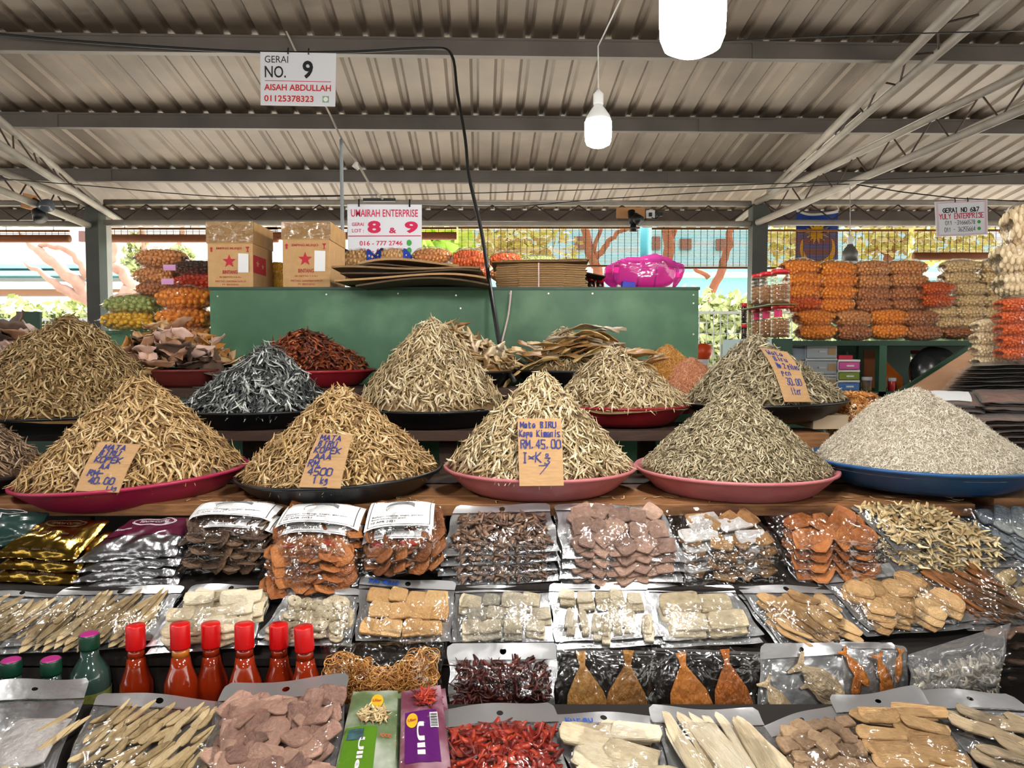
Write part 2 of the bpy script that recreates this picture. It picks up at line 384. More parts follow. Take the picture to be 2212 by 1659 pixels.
# bamboo blinds
BAM = mat('bamboo', (150, 96, 52), (186, 128, 74), rough=.7, scale=60, stretch=(1, 1, 6))
BAMR = mat('bamboo_roll', (150, 88, 48), (120, 66, 34), (136, 78, 42), rough=.7, scale=30, stretch=(1, 1, 8), bump=.3)
def blind(x0, x1, yt, yb, label, rolled, Y=8.6):
    a, b = W(x0, yt, Y), W(x1, yt, Y); zb = Zat(yb, Y); t = thing('bamboo_blind', (a+b)/2, label, 'blind', 'bamboo roller blinds under the eave')
    MB().span((a.x, Y-.012, a.z-.012), (b.x, Y+.012, a.z+.012)).out('top_rail', BAM, t)
    m = MB(); z = a.z-.03; zend = zb + (.08 if rolled else .03)
    while z > zend:
        m.span((a.x, Y-.001, z-.0035), (b.x, Y+.001, z+.0035)); z -= .017
    x = a.x+.04; k = MB()
    while x < b.x: k.span((x-.003, Y-.004, zend), (x+.003, Y-.001, a.z)); x += .075
    struct(m.out('bamboo_sticks', BAM, t), 'stuff'); struct(k.out('binding_threads', mat('dark_thread', (48, 44, 36)), t), 'stuff')
    r = .045 if rolled else .014
    mb = MB(); mb.tube([(a.x, Y, zb+r), (b.x, Y, zb+r)], r, 14); mb.out('rolled_bamboo' if rolled else 'bottom_rail', BAMR, t, smooth=True)
    for u in (.12, .5, .88):
        xx = a.x+(b.x-a.x)*u; MB().tube([(xx, Y-.01, a.z+.1), (xx, Y-.015, a.z)], .004, 5).out('hanging_cord', BLACK, t)
blind(-120, 150, 499, 524, 'rolled up bamboo blind left of the left steel post', True)
blind(226, 600, 494, 524, 'rolled up bamboo blind behind the bags and cartons, right of the left steel post', True)
blind(560, 986, 493, 518, 'rolled up bamboo blind behind the pink lettered sign', True)
blind(990, 1382, 492, 577, 'lowered bamboo blind behind the flattened boxes and pink bag', False)
blind(1408, 1618, 494, 581, 'lowered bamboo blind just left of the right steel post', False)
blind(1658, 1962, 498, 582, 'lowered bamboo blind in front of the blue flag', False)
blind(1975, 2172, 498, 562, 'half rolled bamboo blind under the small stall sign', True)
blind(2195, 2500, 498, 560, 'bamboo blind at the right edge beyond the big clear bag', True)

# ================================================================== outdoors
FACW = mat('facade_white', (235, 232, 225), rough=.8); FACT = mat('facade_teal', (120, 178, 184), (136, 188, 192), rough=.7, scale=.5)
FACB = mat('roof_brown', (120, 88, 66), rough=.8); WINB = mat('window_brown', (96, 60, 52), rough=.4)
def outbuild(name, label, x0, x1, ytop, ybot, Y, bands, wins=(), m=FACW):
    a = W(x0, ytop, Y); b = W(x1, ybot, Y); t = thing(name, ((a.x+b.x)/2, Y, 0), label, 'building')
    MB().span((a.x, Y, -.1), (b.x, Y+6, a.z)).out('wall', m, t)
    for (yt, yb, mm, d) in bands: MB().span((a.x-.2, Y-d, Zat(yb, Y)), (b.x+.2, Y, Zat(yt, Y))).out('band', mm, t)
    for (wx0, wx1, wy0, wy1) in wins:
        p, q = W(wx0, wy0, Y), W(wx1, wy1, Y); f = MB().span((p.x, Y-.12, q.z), (q.x, Y-.02, p.z)).out('window', WINB, t)
        MB().span((p.x+.1, Y-.14, q.z+.1), (q.x-.1, Y-.125, p.z-.1)).out('pane', mat('window_glass', (60, 50, 52), rough=.1), f)
    return t
outbuild('house', 'white house with teal eave bands beyond the hedge on the left', -300, 600, 440, 740, 24,
         ((574, 583, FACT, .5), (590, 600, FACT, .7), (615, 628, FACW, 1.0), (628, 640, FACB, .6)), ((174, 186, 500, 523), (255, 300, 640, 680)))
outbuild('teal_building', 'teal building with square brown windows behind the middle blinds', 960, 1382, 470, 620, 26, ((575, 590, FACW, .3),),
         ((1070, 1100, 510, 540), (1240, 1268, 512, 540)), FACT)
outbuild('teal_building', 'teal building with square brown windows behind the right steel post', 1402, 2140, 470, 620, 26, ((590, 600, FACW, .3),),
         ((1408, 1425, 512, 540), (1468, 1492, 516, 540), (1546, 1574, 517, 541), (1700, 1730, 515, 540)), FACT)
BARK = mat('pale_bark', (186, 150, 132), (150, 112, 94), rough=.9, scale=4, bump=.4)
BARKR = mat('red_bark', (140, 84, 58), (110, 64, 44), rough=.9, scale=5)
LEAF = mat('leaf_green', (150, 160, 106), (200, 206, 156), (174, 182, 128), rough=.7, src='tone', scale=3)
LEAFY = mat('leaf_yellow', (150, 142, 74), (196, 184, 112), (172, 162, 92), rough=.7, src='tone', scale=3)
def leaves(name, centers, rad, n, size, m, parent, flat=.8):
    C = np.array([centers[i] for i in rng.integers(0, len(centers), n)]); d = unit(rng.normal(0, 1, (n, 3))); rr = rad*(.55+.45*rng.random((n, 1)))
    P = C + d*rr*np.array([1, 1, flat]); Tn = unit(rng.normal(0, 1, (n, 3))); Nn = unit(np.cross(Tn, rng.normal(0, 1, (n, 3)))); B = np.cross(Nn, Tn)
    s = size*(.6+.8*rng.random((n, 1))); V = np.stack([P-Tn*s, P+B*s*.5, P+Tn*s, P-B*s*.5], 1).reshape(-1, 3)
    Q = np.arange(n*4).reshape(-1, 4); return struct(npmesh(name, V, Q, np.repeat(rng.random(n), 4), m, parent.location, parent, False), 'stuff')
def hedge(px0, px1, pyt, Y, label, m=LEAF, n=5000):
    a, b = W(px0, pyt, Y), W(px1, pyt, Y); t = thing('hedge', ((a.x+b.x)/2, Y, -.1), label, 'hedge')
    cs = [];
    for i in range(26):
        k = i/25
        for z in np.arange(.1, a.z-.3, .5): cs.append((a.x+(b.x-a.x)*k+random.uniform(-.2, .2), Y+random.uniform(-.3, .3), z+random.uniform(-.1, .25)))
    leaves('foliage', cs, .5, n, .09, m, t)
    mb = MB(); mb.span((a.x, Y-.15, -.1), (b.x, Y+.35, a.z-.45)); mb.out('inner_branches', mat('hedge_core', (80, 96, 52), (60, 74, 40), scale=3), t)
hedge(-200, 250, 630, 15, 'low leafy hedge seen left of the left steel post', n=9000)
hedge(1480, 1680, 605, 14, 'tall pale hedge between green board and right steel post', n=8000)
def tree(label, limbs, Y, crowns=(), m=BARK, lm=LEAF, rad=.9, n=1500, ls=.13):
    b = W(limbs[0][0][0], limbs[0][0][1], Y); t = thing('tree', (b.x, Y, -.1), label, 'tree')
    for i, l in enumerate(limbs):
        pts = [W(p[0], p[1], Y+(p[3] if len(p) > 3 else 0)) for p in l]; rr = [p[2]*Y/F for p in l]
        if i == 0: pts.insert(0, Vector((pts[0].x, Y, -.15))); rr.insert(0, rr[0]*1.15)
        P, Q = [], []
        for j in range(len(pts)-1):
            for k in range(4):
                P.append(lerp(pts[j], pts[j+1], k/4) + Vector((random.uniform(-.03, .03), 0, random.uniform(-.03, .03)))); Q.append(rr[j]+(rr[j+1]-rr[j])*k/4)
        P.append(pts[-1]); Q.append(rr[-1]); MB().tube(P, Q, 8).out('trunk' if i == 0 else 'branch', m, t, smooth=True)
    if crowns: leaves('foliage', [tuple(W(x, y, Y)) for x, y in crowns], rad, n, ls, lm, t)
    return t
tree('pale leaning tree with forked bare branches around the left post', [[(262, 800, 22), (258, 690, 20), (252, 640, 24)], [(255, 650, 20), (190, 640, 15), (130, 575, 13), (75, 538, 9), (40, 500, 3)],
     [(225, 660, 16), (140, 628, 10), (90, 592, 6), (52, 565, 3)], [(255, 650, 16), (285, 620, 14), (268, 585, 12), (240, 570, 12), (245, 530, 10), (232, 490, 8)], [(190, 600, 9), (160, 548, 8), (120, 532, 6), (85, 530, 5)]], 13)
tree('slim tree with hanging leaf clusters behind the left snack bags', [[(310, 760, 9), (312, 600, 8), (305, 480, 7)], [(312, 600, 6), (385, 560, 5), (395, 480, 5)]], 16,
     ((290, 545), (285, 575), (300, 520), (390, 545), (400, 560), (385, 575)), rad=.22, n=500, ls=.1)
tree('forked red-barked tree behind the blind near the pink bag', [[(1300, 640, 12), (1290, 580, 11), (1275, 545, 10), (1262, 490, 9)], [(1285, 555, 8), (1310, 530, 6), (1330, 505, 5), (1375, 480, 5)], [(1280, 545, 5), (1300, 490, 4)]], 18,
     ((1100, 530), (1060, 545), (1150, 515), (1200, 540), (1130, 560), (1020, 520)), BARKR, LEAFY, .7, 700, .13)
tree('red-barked tree trunk behind the blind left of the right post', [[(1432, 700, 12), (1440, 570, 12), (1445, 520, 12), (1435, 480, 10)], [(1445, 520, 8), (1465, 480, 7)]], 17, (), BARKR)
tree('leaning tree trunk behind the blind touching the right post', [[(1535, 640, 9), (1560, 580, 9), (1575, 530, 8), (1580, 480, 7)], [(1530, 600, 6), (1500, 580, 4)]], 16, (), BARKR)
tree('spreading yellow-green tree behind the two right blinds', [[(1925, 640, 12), (1920, 560, 10), (1915, 520, 7)], [(1920, 550, 6), (1880, 520, 4)], [(1920, 550, 6), (1960, 510, 4)]], 19,
     ((1700, 510), (1740, 500), (1880, 510), (1920, 500), (1960, 520), (2030, 530), (2080, 520), (2140, 530), (1700, 545)), BARKR, LEAFY, .8, 1200, .14)
tree('banana-like plant with broad yellow leaves behind the stall sign', [[(945, 640, 6), (945, 560, 5)]], 14, ((925, 545), (950, 530), (975, 550), (940, 565)), BARKR, mat('broad_leaf', (150, 190, 60), (200, 220, 110), src='tone', scale=2), .35, 160, .38)
hedge(900, 1480, 690, 17, 'distant hedge line hidden behind the green display back', n=4000)
hedge(1640, 2400, 640, 18, 'distant hedge behind the stacked snack bags on the right', n=5000)
# fences
FEN = mat('fence_wire', (150, 154, 150), rough=.5, metal=.3)
def fence(px0, px1, yt, Y, label):
    a, b = W(px0, yt, Y), W(px1, yt, Y); t = thing('wire_fence', ((a.x+b.x)/2, Y, -.1), label, 'fence'); m = MB(); x = a.x
    while x < b.x: m.span((x-.006, Y-.006, -.1), (x+.006, Y+.006, a.z)); x += .11
    z = .1
    h = MB()
    while z < a.z: h.span((a.x, Y-.008, z-.005), (b.x, Y+.008, z+.005)); z += .17
    struct(m.out('upright_wires', FEN, t), 'stuff'); struct(h.out('cross_wires', FEN, t), 'stuff')
    MB().span((a.x, Y-.02, a.z), (b.x, Y+.02, a.z+.04)).out('top_rail', FEN, t)
    x = a.x
    while x < b.x: MB().span((x-.03, Y, -.1), (x+.03, Y+.05, a.z+.05)).out('fence_post', FEN, t); x += 2.2
fence(1480, 1760, 678, 11.5, 'grey wire mesh fence beyond the gap beside the green board')
fence(-100, 260, 693, 12.5, 'grey wire fence below the hedge on the left')
# flag
FB = mat('flag_blue', (20, 70, 160), (16, 60, 146), rough=.8, scale=3); FY = mat('flag_yellow', (240, 196, 30), rough=.8); FR = mat('flag_red', (200, 30, 40), rough=.8)
q = px_bil([(1716, 600), (1810, 600), (1813, 452), (1718, 452)], 8.9); fl = thing('flag', q(.5, 1), 'blue flag with yellow crescent and sun hanging behind the truss', 'flag')
def fw(u, v, h=0): return q(u, v, h + .03*math.sin(u*9+v*2)) + Vector((0, 0, -.05*math.sin(math.pi*u)*(v > .8)*(v-.8)*5))
MB().grid(lambda u, v: fw(u, .16+v*.84), 24, 16).out('blue_field', FB, fl, smooth=True)
for i in range(7):
    MB().grid(lambda u, v: fw((i+u)/7, v*.16), 4, 3).out('stripe', FR if i % 2 == 0 else WHITE, fl, smooth=True)
MB().grid(lambda u, v: fw(u, .955+v*.045, .004), 24, 1).out('white_hem', WHITE, fl)
for u in (.04, .96): MB().tube([q(u, 1, .03), Vector((q(u, 1).x, 8.9, roofz(8.9)-.01))], .006, 5).out('hanging_cord', WHITE, fl)
m = MB(); pts = []
for k in range(28):
    a = R(-205 + 230*k/27)
    pts.append((.5+.41*math.cos(a), .42+.27*math.sin(a), .5+.33*math.cos(a), .47+.235*math.sin(a)))
for a, b in zip(pts, pts[1:]): m.add([fw(a[0], a[1], .006), fw(b[0], b[1], .006), fw(b[2], b[3], .006), fw(a[2], a[3], .006)], [(0, 1, 2, 3)])
m.out('crescent', FY, fl)
m = MB(); c = (.5, .66); vs = [fw(*c, .007)]
for k in range(28):
    a = 2*math.pi*k/28; rr = 1 if k % 2 == 0 else .5; vs.append(fw(c[0]+.27*rr*math.cos(a), c[1]+.17*rr*math.sin(a), .007))
m.add(vs, [(0, k+1, (k+1) % 28+1) for k in range(28)]); m.out('sun_emblem', FY, fl)

# ================================================================== lamps
GLOW = mat('lamp_glow', (255, 250, 240), emit=LAMP); GLOW.node_tree.nodes['Principled BSDF'].inputs['Emission Color'].default_value = (1, .97, .93, 1)
def led_bulb(loc, d, label, lit=True, cord_to=None, group='white hanging bulbs over the stall'):
    t = thing('hanging_bulb', loc, label, 'lamp', group); c = Vector(loc); r = d/2   # loc = bottom of the bulb
    MB().lathe([(0, 0), (r*.5, .01*d), (r*.85, .1*d), (r*.97, .25*d), (r, .5*d), (r*1.0, .92*d)], 24, c).out('bulb_glass', GLOW if lit else WHITE, t, smooth=True)
    MB().lathe([(r*.98, .92*d), (r*.95, 1.02*d), (r*.84, 1.16*d), (r*.55, 1.38*d), (r*.36, 1.5*d), (r*.33, 1.55*d)] if lit else
               [(r*.98, .92*d), (r*.92, 1.5*d), (r*.6, 1.8*d), (r*.38, 1.9*d), (r*.33, 2.0*d)], 24, c).out('bulb_housing', WHITE if lit else mat('grey_alloy', (110, 108, 104), rough=.5, metal=.5), t, smooth=True)
    k = 1.55 if lit else 2.0
    MB().lathe([(r*.36, k*d), (r*.38, (k+.05)*d), (r*.38, (k+.4)*d), (r*.2, (k+.5)*d), (.004, (k+.6)*d)], 16, c).out('lamp_socket', WHITE, t, smooth=True)
    if cord_to:
        pts = [c+Vector((0, 0, (k+.55)*d))] + [Vector(p) for p in cord_to]; MB().tube(pts, .0035, 6).out('lamp_cord', mat('white_cord', (190, 188, 182), rough=.5), t, smooth=True)
    return t
led_bulb(W(1292, 318, 3.4), .121, 'smaller lit white bulb hanging on a cord over the heaps', cord_to=[W(1292, 100, 3.5), W(1350, -20, 2.9)])
led_bulb(W(1495, 117, 1.40), .121, 'big lit white bulb cut off by the top of the picture', cord_to=[(.36, 1.5, 4.0)])
led_bulb(W(1835, 598, 6.94), .15, 'unlit finned bulb hanging in front of the flag', lit=False, cord_to=[W(1836, 396, 6.94)])
for i, (x, y, z) in enumerate(((-1.25, 1.0, 2.25), (.45, .85, 2.3), (-.35, -.2, 2.35), (1.35, .1, 2.35), (2.6, 2.2, 2.75), (-2.7, 2.3, 2.75), (-.6, -2.6, 2.4))):  # unseen bulbs, added around the camera to brighten the goods
    led_bulb((x, y, z), .121, 'unseen bulb added over the aisle to light the stall', cord_to=[(x, y, 4.3)], group='added bulbs out of the picture')

# ================================================================== signs
def sign(name, q, Y, label, lines, rule=None, border=None, clips=()):
    B = px_bil(q, Y); t = thing(name, B.c, label, 'sign')
    MB().add([B(0, 0, 0), B(1, 0, 0), B(1, 1, 0), B(0, 1, 0), B(0, 0, -.004), B(1, 0, -.004), B(1, 1, -.004), B(0, 1, -.004)],
             [(0, 1, 2, 3), (7, 6, 5, 4), (0, 4, 5, 1), (1, 5, 6, 2), (2, 6, 7, 3), (3, 7, 4, 0)]).out('sign_board', mat('sign_white', (225, 226, 232), rough=.45), t)
    for (txt, u0, v0, u1, v1, m, bold, kind) in lines:
        mb = MB()
        if kind == 'h': hand(mb, txt, B, u0, v0, u1, v1, wd=bold, jit=.05, shear=0)
        else: ptext(mb, txt, B, u0, v0, u1, v1, .002, bold)
        mb.out('lettering', m, t)
    if rule: MB().add([B(rule[0], rule[1], .002), B(rule[2], rule[1], .002), B(rule[2], rule[1]+rule[3], .002), B(rule[0], rule[1]+rule[3], .002)], [(0, 1, 2, 3)]).out('rule_line', rule[4], t)
    if border:
        m = MB()
        for a in (.03, .05):
            for (p, r_) in (((a, a), (1-a, a)), ((1-a, a), (1-a, 1-a)), ((1-a, 1-a), (a, 1-a)), ((a, 1-a), (a, a))):
                P, Q2 = B(*p, .002), B(*r_, .002); d = (Q2-P).normalized(); s = B.n.cross(d)*.0015; m.add([P-s, Q2-s, Q2+s, P+s], [(0, 1, 2, 3)])
        m.out('border_line', border, t)
    for u in clips: MB().tube([B(u, .96, .004), B(u, 1.0, .01), B(u, 1.08, .0)], .005, 6).out('clip', BLACK, t)
    return t, B
def phone_icon(t, B, u, v, s, m):
    mb = MB(); vs = [B(u, v, .0022)] + [B(u+s*math.cos(a)*.7, v+s*math.sin(a), .0022) for a in np.linspace(0, 2*math.pi, 17)[:-1]]
    mb.add(vs, [(0, k+1, (k+1) % 16+1) for k in range(16)]); o = mb.out('round_icon', m, t)
    w_ = MB(); w_.tube([B(u-.35*s, v+.45*s, .004), B(u-.3*s, v-.1*s, .004), B(u+.05*s, v-.45*s, .004), B(u+.35*s, v-.4*s, .004)], s*.055, 5); w_.out('handset_mark', WHITE, o)
GRN = mat('icon_green', (60, 160, 60), rough=.6)
t, B = sign('stall_sign', [(563, 227), (724, 230), (726, 115), (562, 112)], 5.25, 'white sign reading GERAI NO. 9 hanging from the front purlin',
     [('GERAI', .06, .80, .37, .93, INKK, 0, 'p'), ('NO.', .06, .52, .34, .74, INKK, .01, 'p'), ('9', .56, .51, .70, .85, INKK, .03, 'p'),
      ('AISAH ABDULLAH', .05, .28, .94, .40, INKR, .02, 'p'), ('01125378323', .05, .07, .71, .19, INKR, .02, 'p')], (.06, .455, .94, .012, INKP), clips=(.37, .64))
ic = mat('icon_pale_green', (130, 170, 140), rough=.6)
MB().add([B(.83, .07, .002), B(.915, .07, .002), B(.915, .19, .002), B(.83, .19, .002)], [(0, 1, 2, 3)]).out('icon_square', ic, t); phone_icon(t, B, .872, .13, .045, WHITE)
t, B = sign('stall_sign', [(752, 578), (911, 576), (911, 442), (750, 441)], 4.7, 'white sign reading UMAIRAH ENTERPRISE 8 & 9 in pink letters',
     [('UMAIRAH ENTERPRISE', .05, .80, .95, .92, INKP, .012, 'p'), ('GERAI', .06, .655, .22, .71, INKP, .01, 'p'), ('LOT :', .06, .555, .22, .61, INKP, .01, 'p'), ('8', .27, .54, .45, .74, INKP, .045, 'p'),
      ('&', .56, .54, .66, .63, INKP, .03, 'p'), ('9', .77, .54, .95, .73, INKP, .045, 'p'), ('016 - 777 2746', .16, .345, .74, .42, INKP, .015, 'p'), ('016 - 678 5727', .16, .225, .74, .30, INKP, .015, 'p')],
     (.01, .49, .99, .015, INKP), clips=(.16, .84))
phone_icon(t, B, .83, .385, .05, GRN); phone_icon(t, B, .83, .262, .05, GRN)
t, B = sign('stall_sign', [(2023, 512), (2134, 507), (2133, 431), (2019, 436)], 6.8, 'small white sign with pink border reading GERAI NO 6&7',
     [('GERAI NO 6&7', .14, .68, .84, .80, INKK, .008, 'h'), ('YULY ENTERPRISE', .07, .50, .93, .64, mat('sign_red', (196, 40, 80)), .007, 'h'), ('011 -31666578', .18, .33, .76, .44, INKK, .004, 'h'), ('011 - 36255664', .16, .13, .76, .25, INKK, .004, 'h')],
     None, mat('border_pink', (220, 140, 170)), (.38, .62))
phone_icon(t, B, .83, .38, .05, GRN); phone_icon(t, B, .83, .19, .05, GRN)
MB().tube([W(1833, 396, 6.94), W(1950, 415, 6.9), W(2060, 428, 6.85), W(2300, 440, 6.8)], .006, 6).out('sagging_cable', BLACK)
tag(bpy.data.objects['sagging_cable'], 'black cable carrying the small GERAI NO 6&7 sign', 'cable')
# ================================================================== cables and ropes
def cable(name, pts, r, m, label, cat='cable', n=6):
    P = []
    V = [Vector(p) for p in pts]
    for i in range(len(V)-1):
        a, b, c, d = V[max(i-1, 0)], V[i], V[i+1], V[min(i+2, len(V)-1)]
        for k in range(5):
            t = k/5; P.append(.5*((2*b)+(c-a)*t+(2*a-5*b+4*c-d)*t*t+(3*b-a-3*c+d)*t**3))
    P.append(V[-1]); org = V[0]; o = MB().tube(P, r, n).out(name, m, None, org, smooth=True); return tag(o, label, cat)
CB = mat('cable_black', (24, 24, 24), rough=.5); CW = mat('cable_pale', (170, 160, 146), rough=.7)
cable('power_cable', [W(-20, 72, 5.2), W(150, 88, 5.24), W(400, 105, 5.28), W(580, 113, 5.3), W(760, 112, 5.3), W(930, 104, 5.2), W(975, 118, 5.0), W(988, 200, 4.6), W(1005, 300, 4.2), W(1013, 380, 3.9), W(1040, 500, 3.5), W(1062, 640, 3.1), W(1085, 770, 2.95), W(1112, 825, 2.75)],
      .0095, CB, 'black power cable running along the front purlin and down to the heaps')
cable('rope', [W(585, -10, 5.3), W(636, 105, 5.36), W(705, 232, 5.36), W(738, 300, 5.1), W(772, 352, 4.8), W(800, 400, 4.7), W(827, 430, 4.68)], .007, CW, 'frayed rope holding up the pink lettered sign', 'rope')
MB().tube([W(770, 350, 4.69), W(767, 358, 4.69), W(774, 366, 4.69)], [.012, .02, .01], 7).out('rope_knot', mat('knot_pale', (200, 194, 184)), bpy.data.objects['rope'], smooth=True)
cable('conduit_pipe', [W(737, 302, 4.5), W(739, 450, 4.2), W(741, 600, 3.9)], .010, mat('grey_pvc', (150, 156, 160), rough=.5), 'thin grey pipe hanging left of the pink lettered sign', 'pipe')
cable('string', [W(1104, 628, 3.15), W(1098, 680, 3.14), W(1084, 740, 3.13), W(1078, 775, 3.1)], .004, mat('pink_string', (216, 190, 190)), 'pale pink string hanging down the green board', 'string')
for i, (pp, lb) in enumerate((([(0, 386), (200, 402), (480, 425), (740, 424)], 'left thin wire from the left edge to the grey pipe'), ([(560, 424), (900, 420), (1200, 412), (1700, 396), (2212, 375)], 'thin wire rising to the right above the truss'),
                  ([(800, 442), (1100, 446), (1300, 430), (1750, 402), (1835, 398)], 'thin wire sagging just above the far truss'), ([(1500, 92), (1800, 78), (2212, 66)], 'thin wire crossing right from the big bulb'))):
    cable('thin_wire', [W(x, y, 6.5 if i < 3 else 4.9) for x, y in pp], .0045, CB, lb, 'wire')
cable('white_wire', [W(1830, 392, 7.1), W(1930, 350, 6.8), W(2040, 300, 6.5), W(2120, 262, 6.2), W(2215, 220, 5.9)], .012, CW, 'white wires taped along the lower diagonal pipe', 'wire')
# sign bracket
MB().span(W(784, 428, 4.72), W(855, 436, 4.74)).out('sign_bracket', BLACK, bpy.data.objects['stall_sign.001'])
# clamp lamp on a plywood block, socket
def rig(c, label, flip):
    t = thing('clamp_spotlight', W(*c), label, 'spotlight'); x, y, Y = c; k = Y/5.7
    if flip:
        MB().span(W(x-32, y-28, Y+.05), W(x+28, y-4, Y+.08)).out('plywood_block', mat('ply', (196, 140, 90)), t)
        MB().tube([W(x, y-20, Y), W(x+2, y+10, Y-.05)], .028*k, 12).out('clamp_arm', BLACK, t, smooth=True)
        MB().tube([W(x+6, y-6, Y-.05), W(x+20, y+2, Y-.1)], .04*k, 12).out('lamp_head', BLACK, t, smooth=True)
        MB().tube([W(x+4, y+8, Y-.05), W(x+4, y+24, Y-.05)], [.02*k, .03*k], 10).out('swivel_grip', BLACK, t, smooth=True)
    else:
        MB().box(W(x-27, y-16, Y), (.07*k, .07*k, .11*k), Matrix.Rotation(.2, 3, 'Y')).out('plywood_block', mat('ply', (196, 140, 90)), t)
        MB().tube([W(x-20, y-18, Y), W(x+12, y-2, Y-.03)], .03*k, 12).out('clamp_arm', BLACK, t, smooth=True)
        MB().tube([W(x-8, y+4, Y-.03), W(x-2, y+22, Y-.06)], [.045*k, .05*k], 14).out('lamp_head', BLACK, t, smooth=True)
        MB().tube([W(x+4, y-6, Y-.03), W(x+14, y-8, Y-.08)], .05*k, 12).out('lamp_glass', mat('dull_glass', (90, 96, 104), rough=.1), t, smooth=True)
rig((90, 452, 7.3), 'black spotlight clamped to a wooden block on the left pipes', False)
rig((1364, 476, 7.93), 'black clamp spotlight on a plywood block under the truss', True)
t = thing('power_socket', W(1405, 463, 7.98), 'white three-pin socket beside the plywood block', 'socket')
MB().span(W(1397, 454, 7.98), W(1413, 472, 8.02)).out('socket_plate', WHITE, t, bevel=.003); MB().span(W(1402, 459, 7.96), W(1408, 468, 7.98)).out('plug', BLACK, t)
MB().tube([W(1408, 470, 7.96), W(1418, 474, 7.93), W(1424, 466, 7.97)], .006).out('plug_lead', BLACK, t); MB().span(W(1418, 458, 7.97), W(1430, 468, 8.02)).out('adapter', BLACK, t)
# ================================================================== display furniture
PA = slant(1205, 1.72, 1095, 1.835); PB = slant(1390, 1.60, 1262, 1.72); PC = slant(1545, 1.53, 1392, 1.585); PD = slant(1720, 1.22, 1530, 1.42)
stand = thing('display_stand', (0, 1.6, 0), 'dark stepped wooden stand carrying the packets and trays', 'stand')
XL, XR = -1.75, 1.85
def step(name, ya, za, yb, zb, th, m=DARK):
    MB().prism([(XL, ya, za), (XR, ya, za), (XR, yb, zb), (XL, yb, zb)], (0, 0, -th)).out(name, m, stand)
def pz(Pl, py): p = Pl(CX, py); return p.y, p.z
y0, z0 = pz(PD, 1720); y1, z1 = pz(PD, 1490); step('step_board', 1.02, z0-.06, y1, z1-.03, .02)
zc = PC(CX, 1545).z - .012
step('step_board', 1.44, zc, 1.66, zc, .02)
y0, z0 = pz(PB, 1390); y1, z1 = pz(PB, 1262); step('step_board', y0, z0-.034, y1+.02, z1-.03, .02); 
zA = Zat(1272, 1.70); step('step_board', 1.70, zA, 1.95, zA+.05, .02)
for (ya, za, zb) in ((1.02, 0, .72), (1.60, zc-.02, z0-.05), (1.71, z1-.04, zA-.01)): MB().span((XL, ya, za), (XR, ya+.02, zb)).out('riser_board', DARK, stand)
ZP = Zat(1086, 1.86)
def plank(px0, px1, Y, Y2, zt, th, m, lab=None, name='plank'):
    a, b = Xat(px0, Y, 1000), Xat(px1, Y, 1000); return MB().span((a, Y, zt-th), (b, Y2, zt)).out(name, m, stand, bevel=.002)
plank(-80, 2110, 1.842, 1.93, ZP, .03, WOOD); plank(-80, 2140, 1.95, 2.12, ZP, .03, WOOD); plank(-80, 2140, 2.14, 2.30, ZP, .03, WOODD)
plank(2150, 2400, 1.86, 2.2, ZP+.012, .045, WOOD, name='wood_block')
MB().span((XL, 2.29, 0), (XR, 2.30, ZP-.04)).out('back_board', DARK, stand)
ZP2 = 1.283; plank(-100, 1500, 2.43, 2.52, ZP2, .035, WOODD); plank(-100, 1700, 2.56, 2.72, ZP2, .03, WOODD); plank(1660, 1790, 2.43, 2.6, ZP2-.008, .055, WOOD)
MB().span(W(1757, 897, 2.45), W(1790, 917, 2.6)).out('wood_block', mat('plaster_block', (170, 150, 124), rough=.8), stand)
ZP3 = 1.407; plank(150, 1450, 2.70, 2.80, ZP3, .035, WOODD); plank(150, 1450, 2.86, 3.0, ZP3, .03, WOODD)
for px in (-60, 570, 968, 1270, 1700):
    x = Xat(px, 2.5, 950); MB().span((x-.03, 2.50, 0), (x+.03, 2.56, ZP2-.03)).out('support_leg', WOODD, stand)
for px in (540, 1075, 1400):
    x = Xat(px, 2.8, 880); MB().span((x-.03, 2.80, 0), (x+.03, 2.86, ZP3-.03)).out('support_leg', WOODD, stand)
for px in (180, 740, 1400, 1830):
    x = Xat(px, 1.95, 1100); MB().span((x-.03, 1.93, 0), (x+.03, 1.95, ZP-.03)).out('support_leg', WOODD, stand)
# green back board box
gb = thing('green_counter', (0, 3.2, 0), 'big green painted counter back behind the fish heaps', 'counter')
xa, xb = Xat(455, 3.2), Xat(1508, 3.2); zt = Zat(626, 3.2)
MB().span((xa, 3.2, .1), (xb, 3.218, zt)).out('front_panel', GREEN, gb, bevel=.002)
MB().span((xa-.005, 3.197, zt), (xb+.005, 3.9, zt+.012)).out('top_board', GREEND, gb)
for x in (xa, xb-.018): MB().span((x, 3.218, .1), (x+.018, 3.88, zt)).out('side_panel', GREEN, gb)
for px, py in ((705, 636), (985, 638), (995, 666), (1102, 634), (1185, 634), (1280, 634), (1498, 637), (1498, 655), (1498, 722), (470, 640), (860, 634)):
    p = W(px, py, 3.199); MB().lathe([(0, 0), (.004, 0), (.0035, .0015)], 8, p, Matrix.Rotation(R(90), 3, 'X')).out('screw', mat('screw_head', (190, 190, 180), rough=.3, metal=.8), gb)
